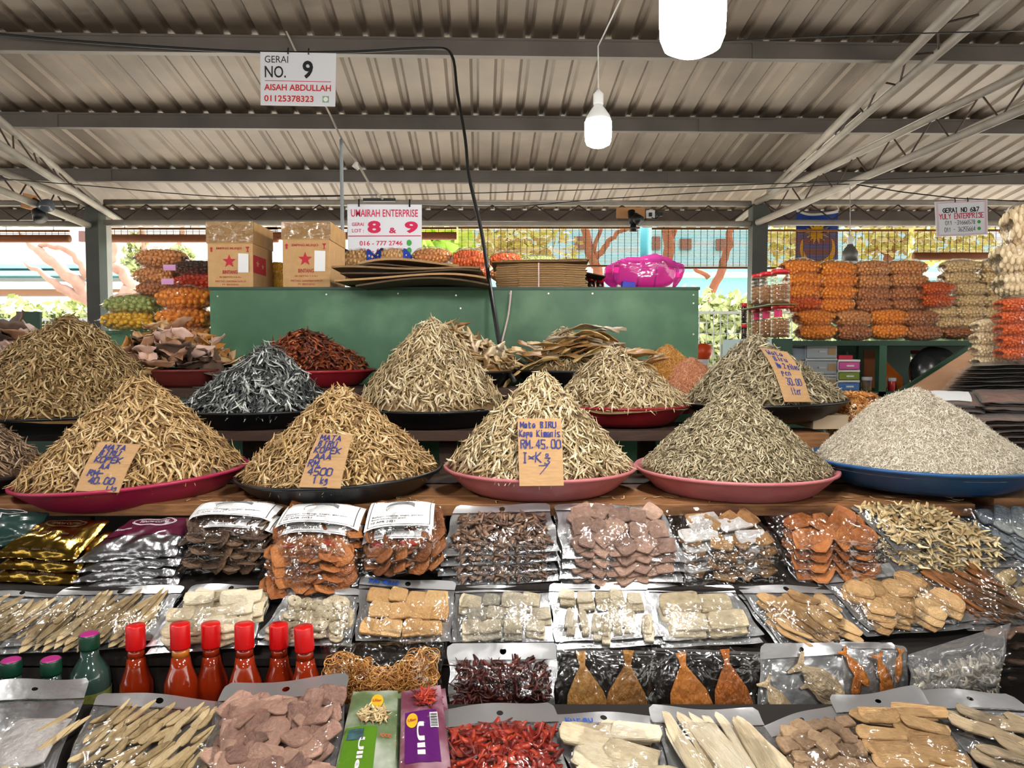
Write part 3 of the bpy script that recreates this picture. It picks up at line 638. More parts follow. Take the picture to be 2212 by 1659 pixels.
# left counter
lc = thing('green_counter', (Xat(340, 3.9), 3.7, 0), 'low green counter under the coloured snack bags on the left', 'counter')
ztl = Zat(721, 3.72); a, b = Xat(228, 3.72), Xat(500, 3.72)
MB().span((a, 3.70, 0), (b, 3.72, ztl)).out('front_panel', GREEN, lc); MB().span((a, 3.69, ztl), (b, 4.4, ztl+.015)).out('top_board', GREEN, lc)
t = MB().span(W(35, 673, 4.6), (Xat(88, 4.6), 4.62, 1.2)).out('green_box', GREEND, None, (Xat(60, 4.6), 4.6, 1.2)); tag(t, 'small dark green box end standing before the left hedge', 'box')
MB().span((Xat(-200, 4.55), 4.55, 0), (Xat(120, 4.55), 5.0, 1.2)).out('green_cabinet', GREEND, None, (Xat(0, 4.6), 4.6, 0)); tag(bpy.data.objects['green_cabinet'], 'dark green cabinet behind the leftmost heaps', 'cabinet')
# right cabinet
Yc = 4.5; rc = thing('shelf_cabinet', (Xat(1890, Yc), Yc, 0), 'dark green open shelf cabinet under the stacked snack bags', 'cabinet')
zc0 = Zat(736, Yc); x0, x1 = Xat(1662, Yc), Xat(2330, Yc)
MB().span((x0, Yc, zc0-.03), (x1, Yc+.75, zc0)).out('top_board', GREEND, rc); zb = Zat(846, Yc)
MB().span((x0, Yc, zb-.03), (x1, Yc+.7, zb)).out('shelf_board', GREEND, rc); MB().span((x0, Yc+.66, .0), (x1, Yc+.7, zc0)).out('back_panel', GREEND, rc)
for px in (1662, 1900, 2140): MB().span((Xat(px, Yc), Yc, 0), (Xat(px, Yc)+.045, Yc+.05, zc0-.03)).out('post', mat('mid_green', (40, 84, 58), rough=.5), rc)
MB().span((Xat(1855, Yc+.4), Yc+.4, zb), (Xat(1855, Yc+.4)+.03, Yc+.44, zc0)).out('post', GREEND, rc)
MB().span((x0, Yc+.02, 0), (x1, Yc+.05, zb-.2)).out('kick_panel', GREEND, rc)
# pale plywood side board on the right
pp = [W(x, y, 3.35) for x, y in ((1868, 896), (2112, 740), (2330, 640), (2330, 1100), (1868, 1100))]
t = MB().prism(pp, (0, .014, 0)).out('plywood_board', mat('pink_ply', (214, 170, 134), (198, 150, 112), rough=.6, scale=4, stretch=(1, 6, 6), bump=.1), None, pp[0]); tag(t, 'pale plywood board sloping down to the krill heap on the right', 'board')
t = MB().prism([p + Vector((0, -.004, .012)) for p in pp[:3]] + [p + Vector((0, -.004, -.006)) for p in pp[2::-1]], (0, .02, 0)).out('green_edging', GREEND, None, pp[0]); tag(t, 'dark green edging strip along the sloping plywood board', 'edging')
rt = thing('side_table', (1.95, 2.7, 0), 'low table carrying the stacked packets at the right edge', 'table')
ZT = Zat(1000, 2.55); MB().span((Xat(1990, 2.5), 2.45, ZT-.03), (2.6, 3.3, ZT)).out('table_top', WOOD, rt)
for x in (1.5, 2.5):
    for y in (2.5, 3.2): MB().span((x, y, 0), (x+.05, y+.05, ZT-.03)).out('leg', WOODD, rt)

# ================================================================== trays and heaps
def tray(cx, rimy, rpx, Y, m, label, tilt=0, tiltx=0, depth=.065, name='round_tray'):
    c = W(cx, rimy, Y); r = rpx*Y/F; M = Matrix.Rotation(tilt, 3, 'Y') @ Matrix.Rotation(tiltx, 3, 'X')
    pr = [(0, -depth), (r*.70, -depth), (r*.80, -depth*.78), (r*.90, -depth*.38), (r*.955, -.010), (r*.985, -.004), (r, -.002), (r*1.002, .003), (r*.992, .006), (r*.965, .003), (r*.945, -.006), (r*.885, -depth*.36), (r*.785, -depth*.72), (r*.69, -depth*.93), (0, -depth*.93)]
    o = MB().lathe(pr, 56, c, M).out(name, m, None, c, smooth=True); tag(o, label, 'tray', 'round plastic trays'); o['group'] = 'round plastic trays'
    return c, r, M
TP = {k: mat('tray_' + k, v, v2, rough=.38, scale=14, spec=.4) for k, v, v2 in (('magenta', (168, 40, 78), (150, 34, 66)), ('pink', (196, 120, 122), (176, 100, 106)), ('black', (17, 19, 22), (12, 13, 15)),
     ('blue', (32, 82, 130), (24, 70, 116)), ('red', (150, 34, 44), (132, 28, 38)), ('brown', (110, 44, 40), (92, 36, 34)), ('grey', (90, 96, 98), (76, 82, 84)))}
HEAPM = {
 'gold': mat('fish_gold', (118, 84, 44), (232, 204, 158), (196, 160, 104), rough=.5, src='tone', scale=60),
 'goldpale': mat('fish_pale_gold', (116, 92, 58), (240, 224, 190), (206, 182, 138), rough=.5, src='tone', scale=60),
 'olive': mat('fish_olive', (92, 80, 54), (216, 204, 172), (166, 150, 116), rough=.5, src='tone', scale=60),
 'oldgold': mat('fish_old_gold', (96, 70, 34), (216, 192, 146), (164, 132, 82), rough=.45, src='tone', scale=60),
 'taupe': mat('fish_taupe', (84, 62, 46), (200, 176, 146), (150, 122, 92), rough=.5, src='tone', scale=60),
 'silver': mat('fish_silver', (28, 32, 34), (214, 218, 212), (98, 102, 100), rough=.3, src='tone', scale=40, metal=.2),
 'krill': mat('krill', (160, 148, 126), (250, 242, 226), (222, 211, 190), rough=.6, src='tone', scale=60),
 'prawn': mat('prawn_brown', (54, 22, 12), (176, 92, 52), (110, 48, 24), rough=.3, src='tone', scale=40),
 'orange': mat('krill_orange', (170, 112, 40), (232, 184, 104), (208, 150, 70), rough=.6, src='tone', scale=60),
 'rose': mat('krill_rose', (176, 110, 72), (234, 176, 138), (212, 144, 104), rough=.6, src='tone', scale=60),
 'amber': mat('shrimp_amber', (150, 78, 20), (238, 184, 110), (212, 136, 52), rough=.4, src='tone', scale=50),
 'cream': mat('slice_cream', (150, 110, 62), (244, 226, 190), (220, 188, 138), rough=.5, src='tone', scale=30),
}
class Heap:
    def __init__(s, c, r, h, pw=1.0, seed=0, apex=(0, 0), squash=1.0, tilt=0, rd=.004):
        s.rd = rd;
        s.tt = math.tan(tilt); s.c, s.r, s.h, s.pw, s.sd, s.ax, s.sq = Vector(c), r, h, pw, seed*7.3, apex, squash
    def z(s, x, y):
        """height over the centre plane, numpy arrays, x,y relative"""
        rho = np.sqrt(x*x + (y/s.sq)**2)/s.r; k = np.clip(1-rho, 0, 1)
        X = x - s.ax[0]*s.r*k; Y = y - s.ax[1]*s.r*k
        rho = np.sqrt(X*X + (Y/s.sq)**2)/s.r; a = np.arctan2(Y, X)
        am = np.clip(1.25-rho, 0, 1); rho = rho*(1 - am*(.05*np.sin(3*a+s.sd) + .035*np.sin(5*a+2*s.sd) + .02*np.sin(9*a+s.sd)))
        k = np.clip(1.02 - np.sqrt(rho**2 + s.rd), 0, 1)
        return -x*s.tt + s.h*(k/(1.02-s.rd**.5))**s.pw + .006*np.sin(x*40+s.sd)*np.sin(y*37+s.sd)*(k > .05)
    def hit(s, px, py):
        d = ray(px, py); o = Vector((0, 0, EYE)); t = (s.c.y - s.r*1.3)/d.y
        while t < (s.c.y + s.r)/d.y:
            p = o + d*t
            if p.z < s.c.z + float(s.z(np.array(p.x-s.c.x), np.array(p.y-s.c.y))): return p
            t += .004
        return o + d*((s.c.y-s.r*.6)/d.y)
def heap(hp, m, label, n, L, Wd, name='dried_anchovy_heap', cat='dried fish', K=4, lift=.45, bend=.25, thick=.5, glint=.04, rnd=1.0, group='heaps of dried seafood', spread=.97, sl=.25):
    r = hp.r; u = np.sqrt(rng.random(n))*r*spread; a = rng.random(n)*2*np.pi; x = u*np.cos(a); y = u*np.sin(a)*hp.sq; z = hp.z(x, y)
    e = r*.02; gx = (hp.z(x+e, y)-hp.z(x-e, y))/(2*e); gy = (hp.z(x, y+e)-hp.z(x, y-e))/(2*e)
    Nn = unit(np.stack([-gx, -gy, np.ones(n)], 1)); t = unit(np.cross(Nn, rng.normal(0, 1, (n, 3))))
    down = np.stack([x, y, -np.hypot(x, y)*1.0], 1); down = unit(down - Nn*(down*Nn).sum(1, keepdims=True) + 1e-6); t = unit(t + down*.35*np.sign((t*down).sum(1, keepdims=True)))
    t = unit(t + Nn*rng.normal(0, lift*.6, (n, 1))*rnd); N2 = unit(Nn - t*(Nn*t).sum(1, keepdims=True))
    Ls = L*(1+rng.normal(0, sl, n)).clip(.4, 1.8); Ws = Wd*(1+rng.normal(0, .22, n)).clip(.5, 1.7)
    P = np.stack([x, y, z], 1) + Nn*(rng.random((n, 1))**1.5*.019*L/.04 - .002)
    tone = np.clip(rng.normal(.54, .24, n), 0, .98); tone[rng.random(n) < glint] = 1.15; tone[rng.random(n) < .06] = .02
    V, Q, T = strips(P, t, N2, Ls, Ws, Ws*thick, K, rng.normal(0, bend, (n, 2)), tone=tone)
    # solid core of the pile, toned darkest as painted shade between the strips
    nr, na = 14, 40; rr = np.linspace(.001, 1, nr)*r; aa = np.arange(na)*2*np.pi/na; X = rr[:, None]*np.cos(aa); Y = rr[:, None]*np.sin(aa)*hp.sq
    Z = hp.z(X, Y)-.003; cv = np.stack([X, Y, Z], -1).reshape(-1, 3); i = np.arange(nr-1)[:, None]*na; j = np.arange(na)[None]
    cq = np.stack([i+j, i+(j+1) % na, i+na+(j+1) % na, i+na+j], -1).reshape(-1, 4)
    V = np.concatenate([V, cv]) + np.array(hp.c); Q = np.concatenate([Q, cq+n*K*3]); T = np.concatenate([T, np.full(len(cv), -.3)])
    o = npmesh(name, V, Q, T, HEAPM[m] if isinstance(m, str) else m, hp.c); return tag(o, label, cat, group, 'stuff')
HP = {}
def th(key, cx, rimy, rpx, Y, tm, tlabel, apx, apy, mm, hlabel, n, L, Wd, tilt=0, hr=.93, pw=.95, apoff=0, rd=.004, **kw):
    c, r, M = tray(cx, rimy, rpx, Y, TP[tm], tlabel, tilt); za = Zat(apy, Y); h = za - c.z + .012
    hp = Heap(c + Vector((0, 0, -.012)), r*hr, h+.012, pw, len(HP)+1, apex=(apoff, 0), tilt=tilt, rd=rd); HP[key] = hp
    heap(hp, mm, hlabel, n, L, Wd, **kw); return hp
# front row
th('1a', -115, 1022, 205, 2.05, 'black', 'black tray cut off by the left edge, front row', -60, 868, 'taupe', 'greyish brown anchovy heap cut off by the left edge', 2600, .040, .0075)
th('1b', 292, 1024, 234, 2.05, 'magenta', 'magenta tilted tray, front row', 310, 838, 'gold', 'golden anchovy heap on the magenta tray', 5200, .045, .0078, tilt=R(-3.5), hr=.93, apoff=.08)
th('1c', 736, 1018, 220, 2.05, 'black', 'black tray in front row holding the RM 45.00 card on its middle heap', 735, 855, 'gold', 'golden anchovy heap behind the AAA price card', 4800, .040, .0072, tilt=R(-2))
th('1d', 1166, 1006, 208, 2.05, 'pink', 'dusty pink tray with the tallest front heap', 1172, 826, 'goldpale', 'pale golden anchovy heap behind the Kimanis price card', 5200, .040, .0075)
th('1e', 1585, 1010, 214, 2.05, 'pink', 'dusty pink tray without any price card, beside the blue tray', 1580, 850, 'olive', 'small grey-green anchovy heap left of the blue tray', 9500, .022, .0048, sl=.3)
th('1f', 1993, 992, 232, 2.05, 'blue', 'blue tray with the whitish krill heap, front row', 1962, 852, 'krill', 'fine whitish krill heap on the blue tray', 21000, .013, .0028, K=3, hr=.94, pw=.88, rd=.055, apoff=-.12, bend=.6, glint=.1)
# middle row
th('2a', 120, 888, 232, 2.63, 'black', 'wide black tray, leftmost of the middle row', 172, 697, 'oldgold', 'big old-gold anchovy heap at the left of the middle row', 6800, .040, .0078, hr=1.0, apoff=.2, pw=.9, rd=.02)
th('2b', 556, 882, 162, 2.63, 'black', 'black tray under the dark silver anchovies', 592, 758, 'silver', 'dark silver anchovy heap below the brown prawns', 2900, .052, .0095, apoff=.22, glint=.12)
th('2c', 933, 880, 160, 2.63, 'black', 'black tray in the middle row under the tall cream heap', 932, 706, 'goldpale', 'tall cream anchovy heap in the centre of the middle row', 3400, .050, .0085, pw=.8)
th('2d', 1344, 874, 142, 2.63, 'red', 'red tray right of the middle, middle row', 1312, 762, 'goldpale', 'cream anchovy heap on the red tray', 3000, .042, .0075, hr=1.0, apoff=-.22, pw=.85)
th('2e', 1650, 866, 170, 2.63, 'black', 'black tray under the tall leaning price card', 1612, 738, 'olive', 'grey-brown anchovy heap behind the leaning price card', 4600, .040, .0078, apoff=-.2, pw=.85, tilt=R(-2), bend=.5)
# back row
tray(400, 799, 108, 2.92, TP['brown'], 'brown tray with dried skins, back row')
tray(-70, 803, 92, 2.92, TP['blue'], 'blue tray cut off by the left edge, back row')
th('3c', 658, 800, 150, 2.92, 'red', 'dark red tray with brown prawns, back row', 655, 726, 'prawn', 'dark brown dried prawn heap on the red tray', 1500, .036, .014, name='dried_prawn_heap', cat='dried prawns', thick=.8, bend=.6, hr=.88, pw=.7)
tray(1000, 803, 112, 2.90, TP['black'], 'black tray with cream slices, back row'); tray(1262, 800, 155, 2.96, TP['black'], 'black tray with the flat dried fish, back row')
tray(842, 800, 34, 2.98, TP['grey'], 'small grey dish beside the red back tray', depth=.03)
hp = Heap(W(1220, 805, 3.02), .17, Zat(711, 3.02)-Zat(805, 3.02), .8, 3); heap(hp, 'goldpale', 'small cream anchovy heap behind the flat dried fish', 1200, .035, .007)
hp = Heap(W(1442, 835, 2.95), .16, Zat(748, 2.95)-Zat(835, 2.95), .62, 5); heap(hp, 'orange', 'yellow-orange krill heap before the green board corner', 5200, .014, .0035, K=3, name='dried_krill_heap', cat='dried krill')
hp = Heap(W(1492, 868, 2.84), .165, Zat(774, 2.84)-Zat(868, 2.84), .62, 6); heap(hp, 'rose', 'rose-pink krill heap left of the leaning price card', 5600, .014, .0035, K=3, name='dried_krill_heap', cat='dried krill')
x = W(1442, 838, 2.95); t = MB().lathe([(0, 0), (.15, 0), (.165, .03), (.16, .03), (.14, .006)], 32, x-Vector((0, 0, .028))).out('round_tray', TP['red'], None, x); tag(t, 'low tray under the yellow-orange krill', 'tray', 'round plastic trays')
x = W(1492, 872, 2.84); t = MB().lathe([(0, 0), (.15, 0), (.165, .03), (.16, .03), (.14, .006)], 32, x-Vector((0, 0, .028))).out('round_tray', TP['pink'], None, x); tag(t, 'low tray under the rose-pink krill', 'tray', 'round plastic trays')
# cream slices heap
hp = Heap(W(1005, 806, 2.90), .19, Zat(712, 2.90)-Zat(806, 2.90), .7, 8, apex=(-.5, 0)); heap(hp, 'cream', 'cream coloured dried slices heaped right of the tall centre heap', 340, .085, .040, name='dried_slice_heap', cat='dried slices', thick=.18, bend=.5, lift=.8, glint=.15)
# sack of amber shrimps
c = W(1842, 962, 2.62); sk = thing('shrimp_sack', c, 'clear sack of amber dried shrimps between the two right heaps', 'sack')
n = 2600; a = rng.random(n)*2*np.pi; v = rng.random(n); rx, ry, hz_ = .092, .09, .185
zz = v*hz_; rad = np.where(v > .7, np.sqrt(np.clip(1-((v-.7)/.3)**2*.9, 0, 1)), 1)
top = rng.random(n) < .3; zz = np.where(top, hz_*.9+rng.random(n)*.02, zz); rad = np.where(top, np.sqrt(rng.random(n))*.8, rad)
P = np.stack([rx*rad*np.cos(a), ry*rad*np.sin(a), zz], 1); Nn = unit(np.stack([np.cos(a), np.sin(a), np.where(top, 3, .2)], 1)); t = unit(np.cross(Nn, rng.normal(0, 1, (n, 3))))
V, Q, T = strips(P, t, Nn, np.full(n, .026), np.full(n, .009), np.full(n, .006), 4, rng.normal(.3, .5, (n, 2)))
struct(npmesh('shrimps', V+np.array(c), Q, T, HEAPM['amber'], c, sk), 'stuff')
MB().lathe([(0, 0), (rx*.97, .004), (rx*1.06, .06), (rx*1.08, .13), (rx*1.02, hz_*.95)], 24, c).out('sack_film', FILM, sk, smooth=True)

# ---- dried skins and flat fish: individual pieces
SKIN = [mat('skin_brown', (120, 84, 64), (186, 148, 118), (156, 116, 90), rough=.6, scale=14, bump=.5), mat('skin_tan', (190, 150, 104), (224, 190, 146), rough=.55, scale=12, bump=.5),
        mat('skin_amber', (176, 116, 56), (206, 150, 84), rough=.5, scale=10, bump=.4), mat('skin_dark', (64, 50, 42), (112, 90, 76), rough=.6, scale=16, bump=.5), mat('skin_rose', (196, 158, 142), (224, 196, 180), rough=.6, scale=10, bump=.4)]
def leafmesh(name, L, Wd, curl, fold, seed, m, pt=1.0, th=.0015, nu=10, nv=6):
    s = seed; mb = MB(); rnd = random.Random(seed); ph = rnd.random()*6; k2 = rnd.uniform(-1, 1)
    def f(u, v):
        x = (u-.5)*L; wv = Wd*.5*(math.sin(math.pi*min(1, max(.02, u*.96+.02)))**pt)*(1+.15*math.sin(u*9+ph)+.08*math.sin(u*23+ph)); y = (v-.5)*2*wv
        z = curl*(u-.5)**2*L*2 + fold*abs(v-.5)*2*wv + .008*math.sin(u*7+ph)*math.sin(v*5+k2) + .004*math.sin(u*19+v*11+ph)
        return (x, y, z)
    mb.grid(f, nu, nv); o = mb.out(name, m, None, (0, 0, 0), smooth=True); sm = o.modifiers.new('thick', 'SOLIDIFY'); sm.thickness = th
    return o
def pile(name, cat, protos, spots, group, labelf):
    used = set()
    for i, (p, rot, sc) in enumerate(spots):
        j = i % len(protos); o = protos[j] if j not in used else protos[j].copy()
        if j in used: COL.objects.link(o)
        used.add(j); o.location = p; o.rotation_euler = rot; o.scale = (sc, sc, sc); tag(o, labelf(j, i), cat, group)
R8 = random.Random(8)
protos = [leafmesh('dried_fish_skin', .12+.05*R8.random(), .06+.03*R8.random(), R8.uniform(.1, .9), R8.uniform(-.1, .7), i, SKIN[i % 5]) for i in range(10)]
sp = []
for i in range(90):
    a = R8.random()*6.28; q_ = math.sqrt(R8.random()); dx, dy = math.cos(a)*q_, math.sin(a)*q_; hgt = .19*(1-q_)**.6*(1 - .3*max(0, dx)) + .01
    sp.append((W(382, 803, 2.92)+Vector((dx*.215, dy*.19, hgt*(.1+.95*R8.random()))), (R8.uniform(-.6, .9), R8.uniform(-.5, .5)+dx*.5, R8.uniform(0, 6.28)), R8.uniform(.8, 1.2)))
SKL = ['brown wrinkled', 'tan', 'amber', 'dark grey-brown', 'rosy pale']
pile('dried_fish_skin', 'dried fish', protos, sp, 'dried fish skins on the brown tray', lambda j, i: SKL[j % 5] + ' dried fish skin in the heap on the brown tray')
protos = [leafmesh('dried_fish_skin', .13+.05*R8.random(), .08+.03*R8.random(), R8.uniform(.1, .7), R8.uniform(0, .6), 40+i, [SKIN[0], mat('skin_white', (224, 216, 208), (196, 170, 156), rough=.6, scale=8), SKIN[4], SKIN[3]][i % 4]) for i in range(8)]
sp = []
for i in range(26):
    sp.append((W(R8.uniform(-60, 60), R8.uniform(712, 796), 2.92+R8.uniform(-.08, .1)), (R8.uniform(-.9, .9), R8.uniform(-.8, .8), R8.uniform(0, 6.28)), R8.uniform(.8, 1.1)))
SKM = ['brown', 'whitish', 'rosy', 'dark']
pile('dried_fish_skin', 'dried fish', protos, sp, 'dried fish skins at the left edge', lambda j, i: SKM[j % 4] + ' dried fish skin on the blue tray at the left edge')
FLATM = [mat('flat_gold', (176, 140, 82), (224, 196, 140), (200, 168, 110), rough=.5, scale=20, stretch=(1, 6, 1), bump=.4), mat('flat_grey', (120, 104, 80), (176, 160, 132), rough=.5, scale=20, stretch=(1, 6, 1), bump=.4),
         mat('flat_brown', (132, 92, 50), (182, 140, 88), rough=.5, scale=18, stretch=(1, 6, 1), bump=.4)]
protos = [leafmesh('flat_dried_fish', .26+.06*R8.random(), .055+.03*R8.random(), R8.uniform(-.35, -.05), R8.uniform(-.1, .2), 80+i, FLATM[i % 3], .7, nu=14) for i in range(9)]
sp = []
for i in range(70):
    dx = R8.uniform(-1, 1); dy = R8.uniform(-.8, .8); z = .185*max(0, 1-abs(dx*.95))**.9*(1-.3*abs(dy)); slope = -dx*.55
    p = W(1262, 802, 2.96)+Vector((dx*.235, dy*.13, z*(.5+.55*R8.random())+.008)); sp.append((p, (R8.uniform(-.5, .5), .62*dx+R8.uniform(-.12, .12), R8.uniform(-.45, .45)+(3.14 if R8.random() < .5 else 0)), R8.uniform(.55, .95)))
FLL = ['golden', 'greyish', 'brown']
pile('flat_dried_fish', 'dried fish', protos, sp, 'flat dried fish heaped on the back tray', lambda j, i: FLL[j % 3] + ' flat dried fish in the splayed heap before the green board')
protos = [leafmesh('flat_dried_fish', .28, .09, R8.uniform(-.3, -.1), .1, 100+i, FLATM[i % 3], .7) for i in range(4)]
sp = [(W(R8.uniform(70, 150), R8.uniform(710, 745), 3.0+R8.uniform(-.05, .08)), (R8.uniform(-.2, .2), R8.uniform(-.4, .1), R8.uniform(-.4, .4)), 1) for i in range(9)]
pile('flat_dried_fish', 'dried fish', protos, sp, 'flat dried fish at the left', lambda j, i: FLL[j % 3] + ' flat dried fish lying behind the big left heap')

# ================================================================== price cards
def card(key, q, label, lines, Y=None, bow=.004, sink=0):
    hp = HP[key]; pts = []
    for (x, y) in q:
        p = hp.hit(x, y); o = Vector((0, 0, EYE)); d = (p-o).normalized(); pts.append(p - d*(.016+sink))
    B0 = bil(*pts); n = -B0.n if B0.n.y > 0 else B0.n; pr = 0
    for i in range(6):
        for j in range(6):
            u, v = (i+.5)/6, (j+.5)/6; x = (q[0][0]*(1-u)+q[1][0]*u)*(1-v)+(q[3][0]*(1-u)+q[2][0]*u)*v; y = (q[0][1]*(1-u)+q[1][1]*u)*(1-v)+(q[3][1]*(1-u)+q[2][1]*u)*v
            pr = max(pr, (hp.hit(x, y)-B0(u, v)).dot(n)+.020)
    o = Vector((0, 0, EYE)); k = pr/abs(n.dot((B0.c-o).normalized())); pts = [p - (p-o).normalized()*k for p in pts]
    B0 = bil(*pts); t = thing('price_card', B0.c, label, 'price card', 'cardboard price cards')
    def B(u, v, h=0): return B0(u, v, h + bow*math.sin(math.pi*v)*2)
    m = MB(); m.grid(lambda u, v: B(u, v, 0), 4, 8); o = m.out('cardboard_sheet', CARDB, t); s = o.modifiers.new('thick', 'SOLIDIFY'); s.thickness = .003
    if (o.data.polygons[0].normal.y > 0): s.offset = 1
    mb = MB()
    for (txt, u0, v0, u1, v1, wd) in lines: hand(mb, txt, B, u0, v0, u1, v1, wd*.86, .0025, jit=.2, shear=.04)
    mb.out('handwriting', INK, t)
    m = MB(); m.grid(lambda u, v: B(u, .52+.004*v, .0016), 4, 1); m.out('fold_crease', CARDD, t)
    return t
card('1b', [(162, 1060), (256, 1064), (305, 960), (214, 955)], 'cardboard card reading MATA BIRU KOPEK AA RM-40.00 on the magenta tray heap',
     [('MATA', .2, .82, .72, .94, .0034), ('BIRU', .18, .69, .66, .80, .0034), ('KOPEK', .15, .54, .78, .66, .0034), ('AA', .34, .41, .58, .51, .0034), ('RM-', .14, .27, .52, .38, .0034), ('40.00', .22, .13, .82, .25, .0034), ('1 kg', .68, .03, .94, .10, .0026)])
card('1c', [(645, 1052), (735, 1055), (762, 940), (690, 935)], 'cardboard card reading MATA BIRU KOPEK AAA RM 45.00 on the black front tray heap',
     [('MATA', .10, .84, .72, .95, .0034), ('BIRU', .12, .71, .66, .82, .0034), ('KOPEK', .08, .58, .82, .69, .0034), ('AAA', .14, .46, .62, .56, .0034), ('RM.', .06, .33, .46, .44, .0034), ('4500', .10, .19, .74, .31, .0034), ('1 kg', .3, .06, .68, .16, .0032)])
card('1d', [(1122, 1050), (1218, 1049), (1212, 904), (1118, 904)], 'upright cardboard card reading Mata Biru Kopa Kimanis RM.45.00 on the pink tray heap',
     [('Mata BIRU', .05, .83, .88, .93, .0034), ('Kopa Kimanis', .03, .68, .97, .79, .003), ('RM.45.00', .05, .50, .97, .63, .0034), ('I*K', .06, .30, .52, .44, .0034), ('o', .60, .38, .70, .44, .003), ('3', .56, .28, .72, .36, .003), ('7', .40, .14, .66, .26, .0025)])
card('2e', [(1695, 868), (1752, 868), (1700, 760), (1640, 750)], 'long cardboard card reading Wata Biru 30.00 leaning on the right middle heap',
     [('Wata', .12, .82, .72, .93, .003), ('Biru', .24, .68, .74, .78, .003), ('No 2 pitas', .2, .53, .98, .63, .003), ('pen', .24, .40, .6, .49, .003), ('30.00', .3, .24, .86, .35, .003), ('lter', .36, .10, .74, .2, .003)], bow=.01)
# ================================================================== packets: shared piece shapes
PR = {}
def blob(name, seed, ex=.5, taper=0, noise_=.06, bend=0, flat=0, nl=10, nt=7):
    """closed rounded shape, unit size (X length, Y width, Z thickness)"""
    rnd = random.Random(seed); ph = [rnd.random()*6.28 for _ in range(6)]; vs = []
    def se(c): return math.copysign(abs(c)**ex, c)
    for i in range(nt+1):
        a = -math.pi/2 + math.pi*i/nt
        for k in range(nl):
            b = 2*math.pi*k/nl; x = se(math.cos(a))*se(math.cos(b))*.5; y = se(math.cos(a))*se(math.sin(b))*.5; z = se(math.sin(a))*.5
            wob = 1 + noise_*math.sin(3*b+ph[0]) + noise_*math.sin(5*b+ph[1]+a); x *= wob; y *= wob
            y *= 1 - taper*max(0, x+.5)**1.5; z *= 1 - taper*.5*(x+.5); y += bend*(x*x*4-.5)*.5; z += .12*math.sin(x*6+ph[2])*(1 if noise_ else 0) + .1*math.sin(y*5+ph[3])*(noise_ > 0)
            vs.append((x, y, z))
    fs = [(i*nl+k, i*nl+(k+1) % nl, (i+1)*nl+(k+1) % nl, (i+1)*nl+k) for i in range(nt) for k in range(nl)]
    me = bpy.data.meshes.new(name); me.from_pydata(vs, [], fs); me.polygons.foreach_set('use_smooth', [True]*len(fs)); me.materials.append(WHITE); me.update(); return me
def outline_mesh(name, pts, th=.5, bulge=.6):
    """fish like shape from an outline: puffed towards its middle line"""
    n = len(pts); cx = sum(p[0] for p in pts)/n; vs = [(x, y, -.1) for x, y in pts] + [(x, y, .1) for x, y in pts] + [(x*.82+cx*.18 if abs(x-cx) > 0 else x, y*.55, .1+bulge*.5*(1-abs(y)*1.2) if x < .25 else .14) for x, y in pts]
    fs = [tuple(range(n))[::-1], tuple(range(2*n, 3*n))] + [(i, (i+1) % n, (i+1) % n+n, i+n) for i in range(n)] + [(i+n, (i+1) % n+n, (i+1) % n+2*n, i+2*n) for i in range(n)]
    me = bpy.data.meshes.new(name); me.from_pydata(vs, [], fs); me.materials.append(WHITE); me.polygons.foreach_set('use_smooth', [True]*len(fs)); me.update(); return me
def ringmesh(name, seed):
    mb = MB(); rnd = random.Random(seed); e = rnd.uniform(.8, 1.1)
    mb.lathe([(.08, .1), (.09, .42), (.2, .5), (.32, .38), (.42, .46), (.5, .2), (.5, -.3), (.4, -.5), (.09, -.5), (.08, .1)], 14); me = bpy.data.meshes.new(name); me.from_pydata([(x, y*e, z) for x, y, z in mb.v], [], mb.f[:-2] if len(mb.f) > 14*9 else mb.f)
    me.materials.append(WHITE); me.polygons.foreach_set('use_smooth', [True]*len(me.polygons)); me.update(); return me
PR['slab'] = [blob('slab', i, .38, 0, .05) for i in range(4)]
PR['cube'] = [blob('cube_piece', 10+i, .3, .08, .03) for i in range(3)]
PR['strip'] = [blob('strip', 20+i, .75, .55, .05, .25*(i-1.5)) for i in range(4)]
PR['stick'] = [blob('stick', 30+i, .4, .1, .05, .05*(i-1)) for i in range(3)]
PR['disc'] = [blob('disc', 40+i, .7, .1, .07) for i in range(4)]
PR['ring'] = [ringmesh('ring', i) for i in range(2)]
PR['nut'] = [blob('nut', 60+i, .9, .2, .04, .2) for i in range(3)]
PR['kite'] = [outline_mesh('kite', [(-.5, 0), (-.46, -.3), (-.3, -.48), (-.08, -.40), (.14, -.2), (.3, -.06), (.42, -.10), (.5, -.13), (.5, .12), (.42, .09), (.3, .06), (.14, .22), (-.08, .42), (-.3, .48), (-.46, .3)])]
PR['fish'] = [outline_mesh('fish', [(-.5, 0), (-.42, -.16), (-.2, -.30), (.08, -.26), (.28, -.10), (.34, -.07), (.46, -.3), (.5, -.28), (.44, 0), (.5, .28), (.46, .3), (.34, .07), (.28, .10), (.1, .28), (-.2, .32), (-.42, .18)])]
def cm(name, a, b, c=None, rough=.5, scale=4, src='rand', **k):
    d = tuple(x*.82 for x in a); a = tuple((x+y)/2 for x, y in zip(a, c or b)); return mat(name, d, b, c, rough=rough, src=src, scale=scale, detail=10, bump=.45, bscale=8, bdist=.04, **k)
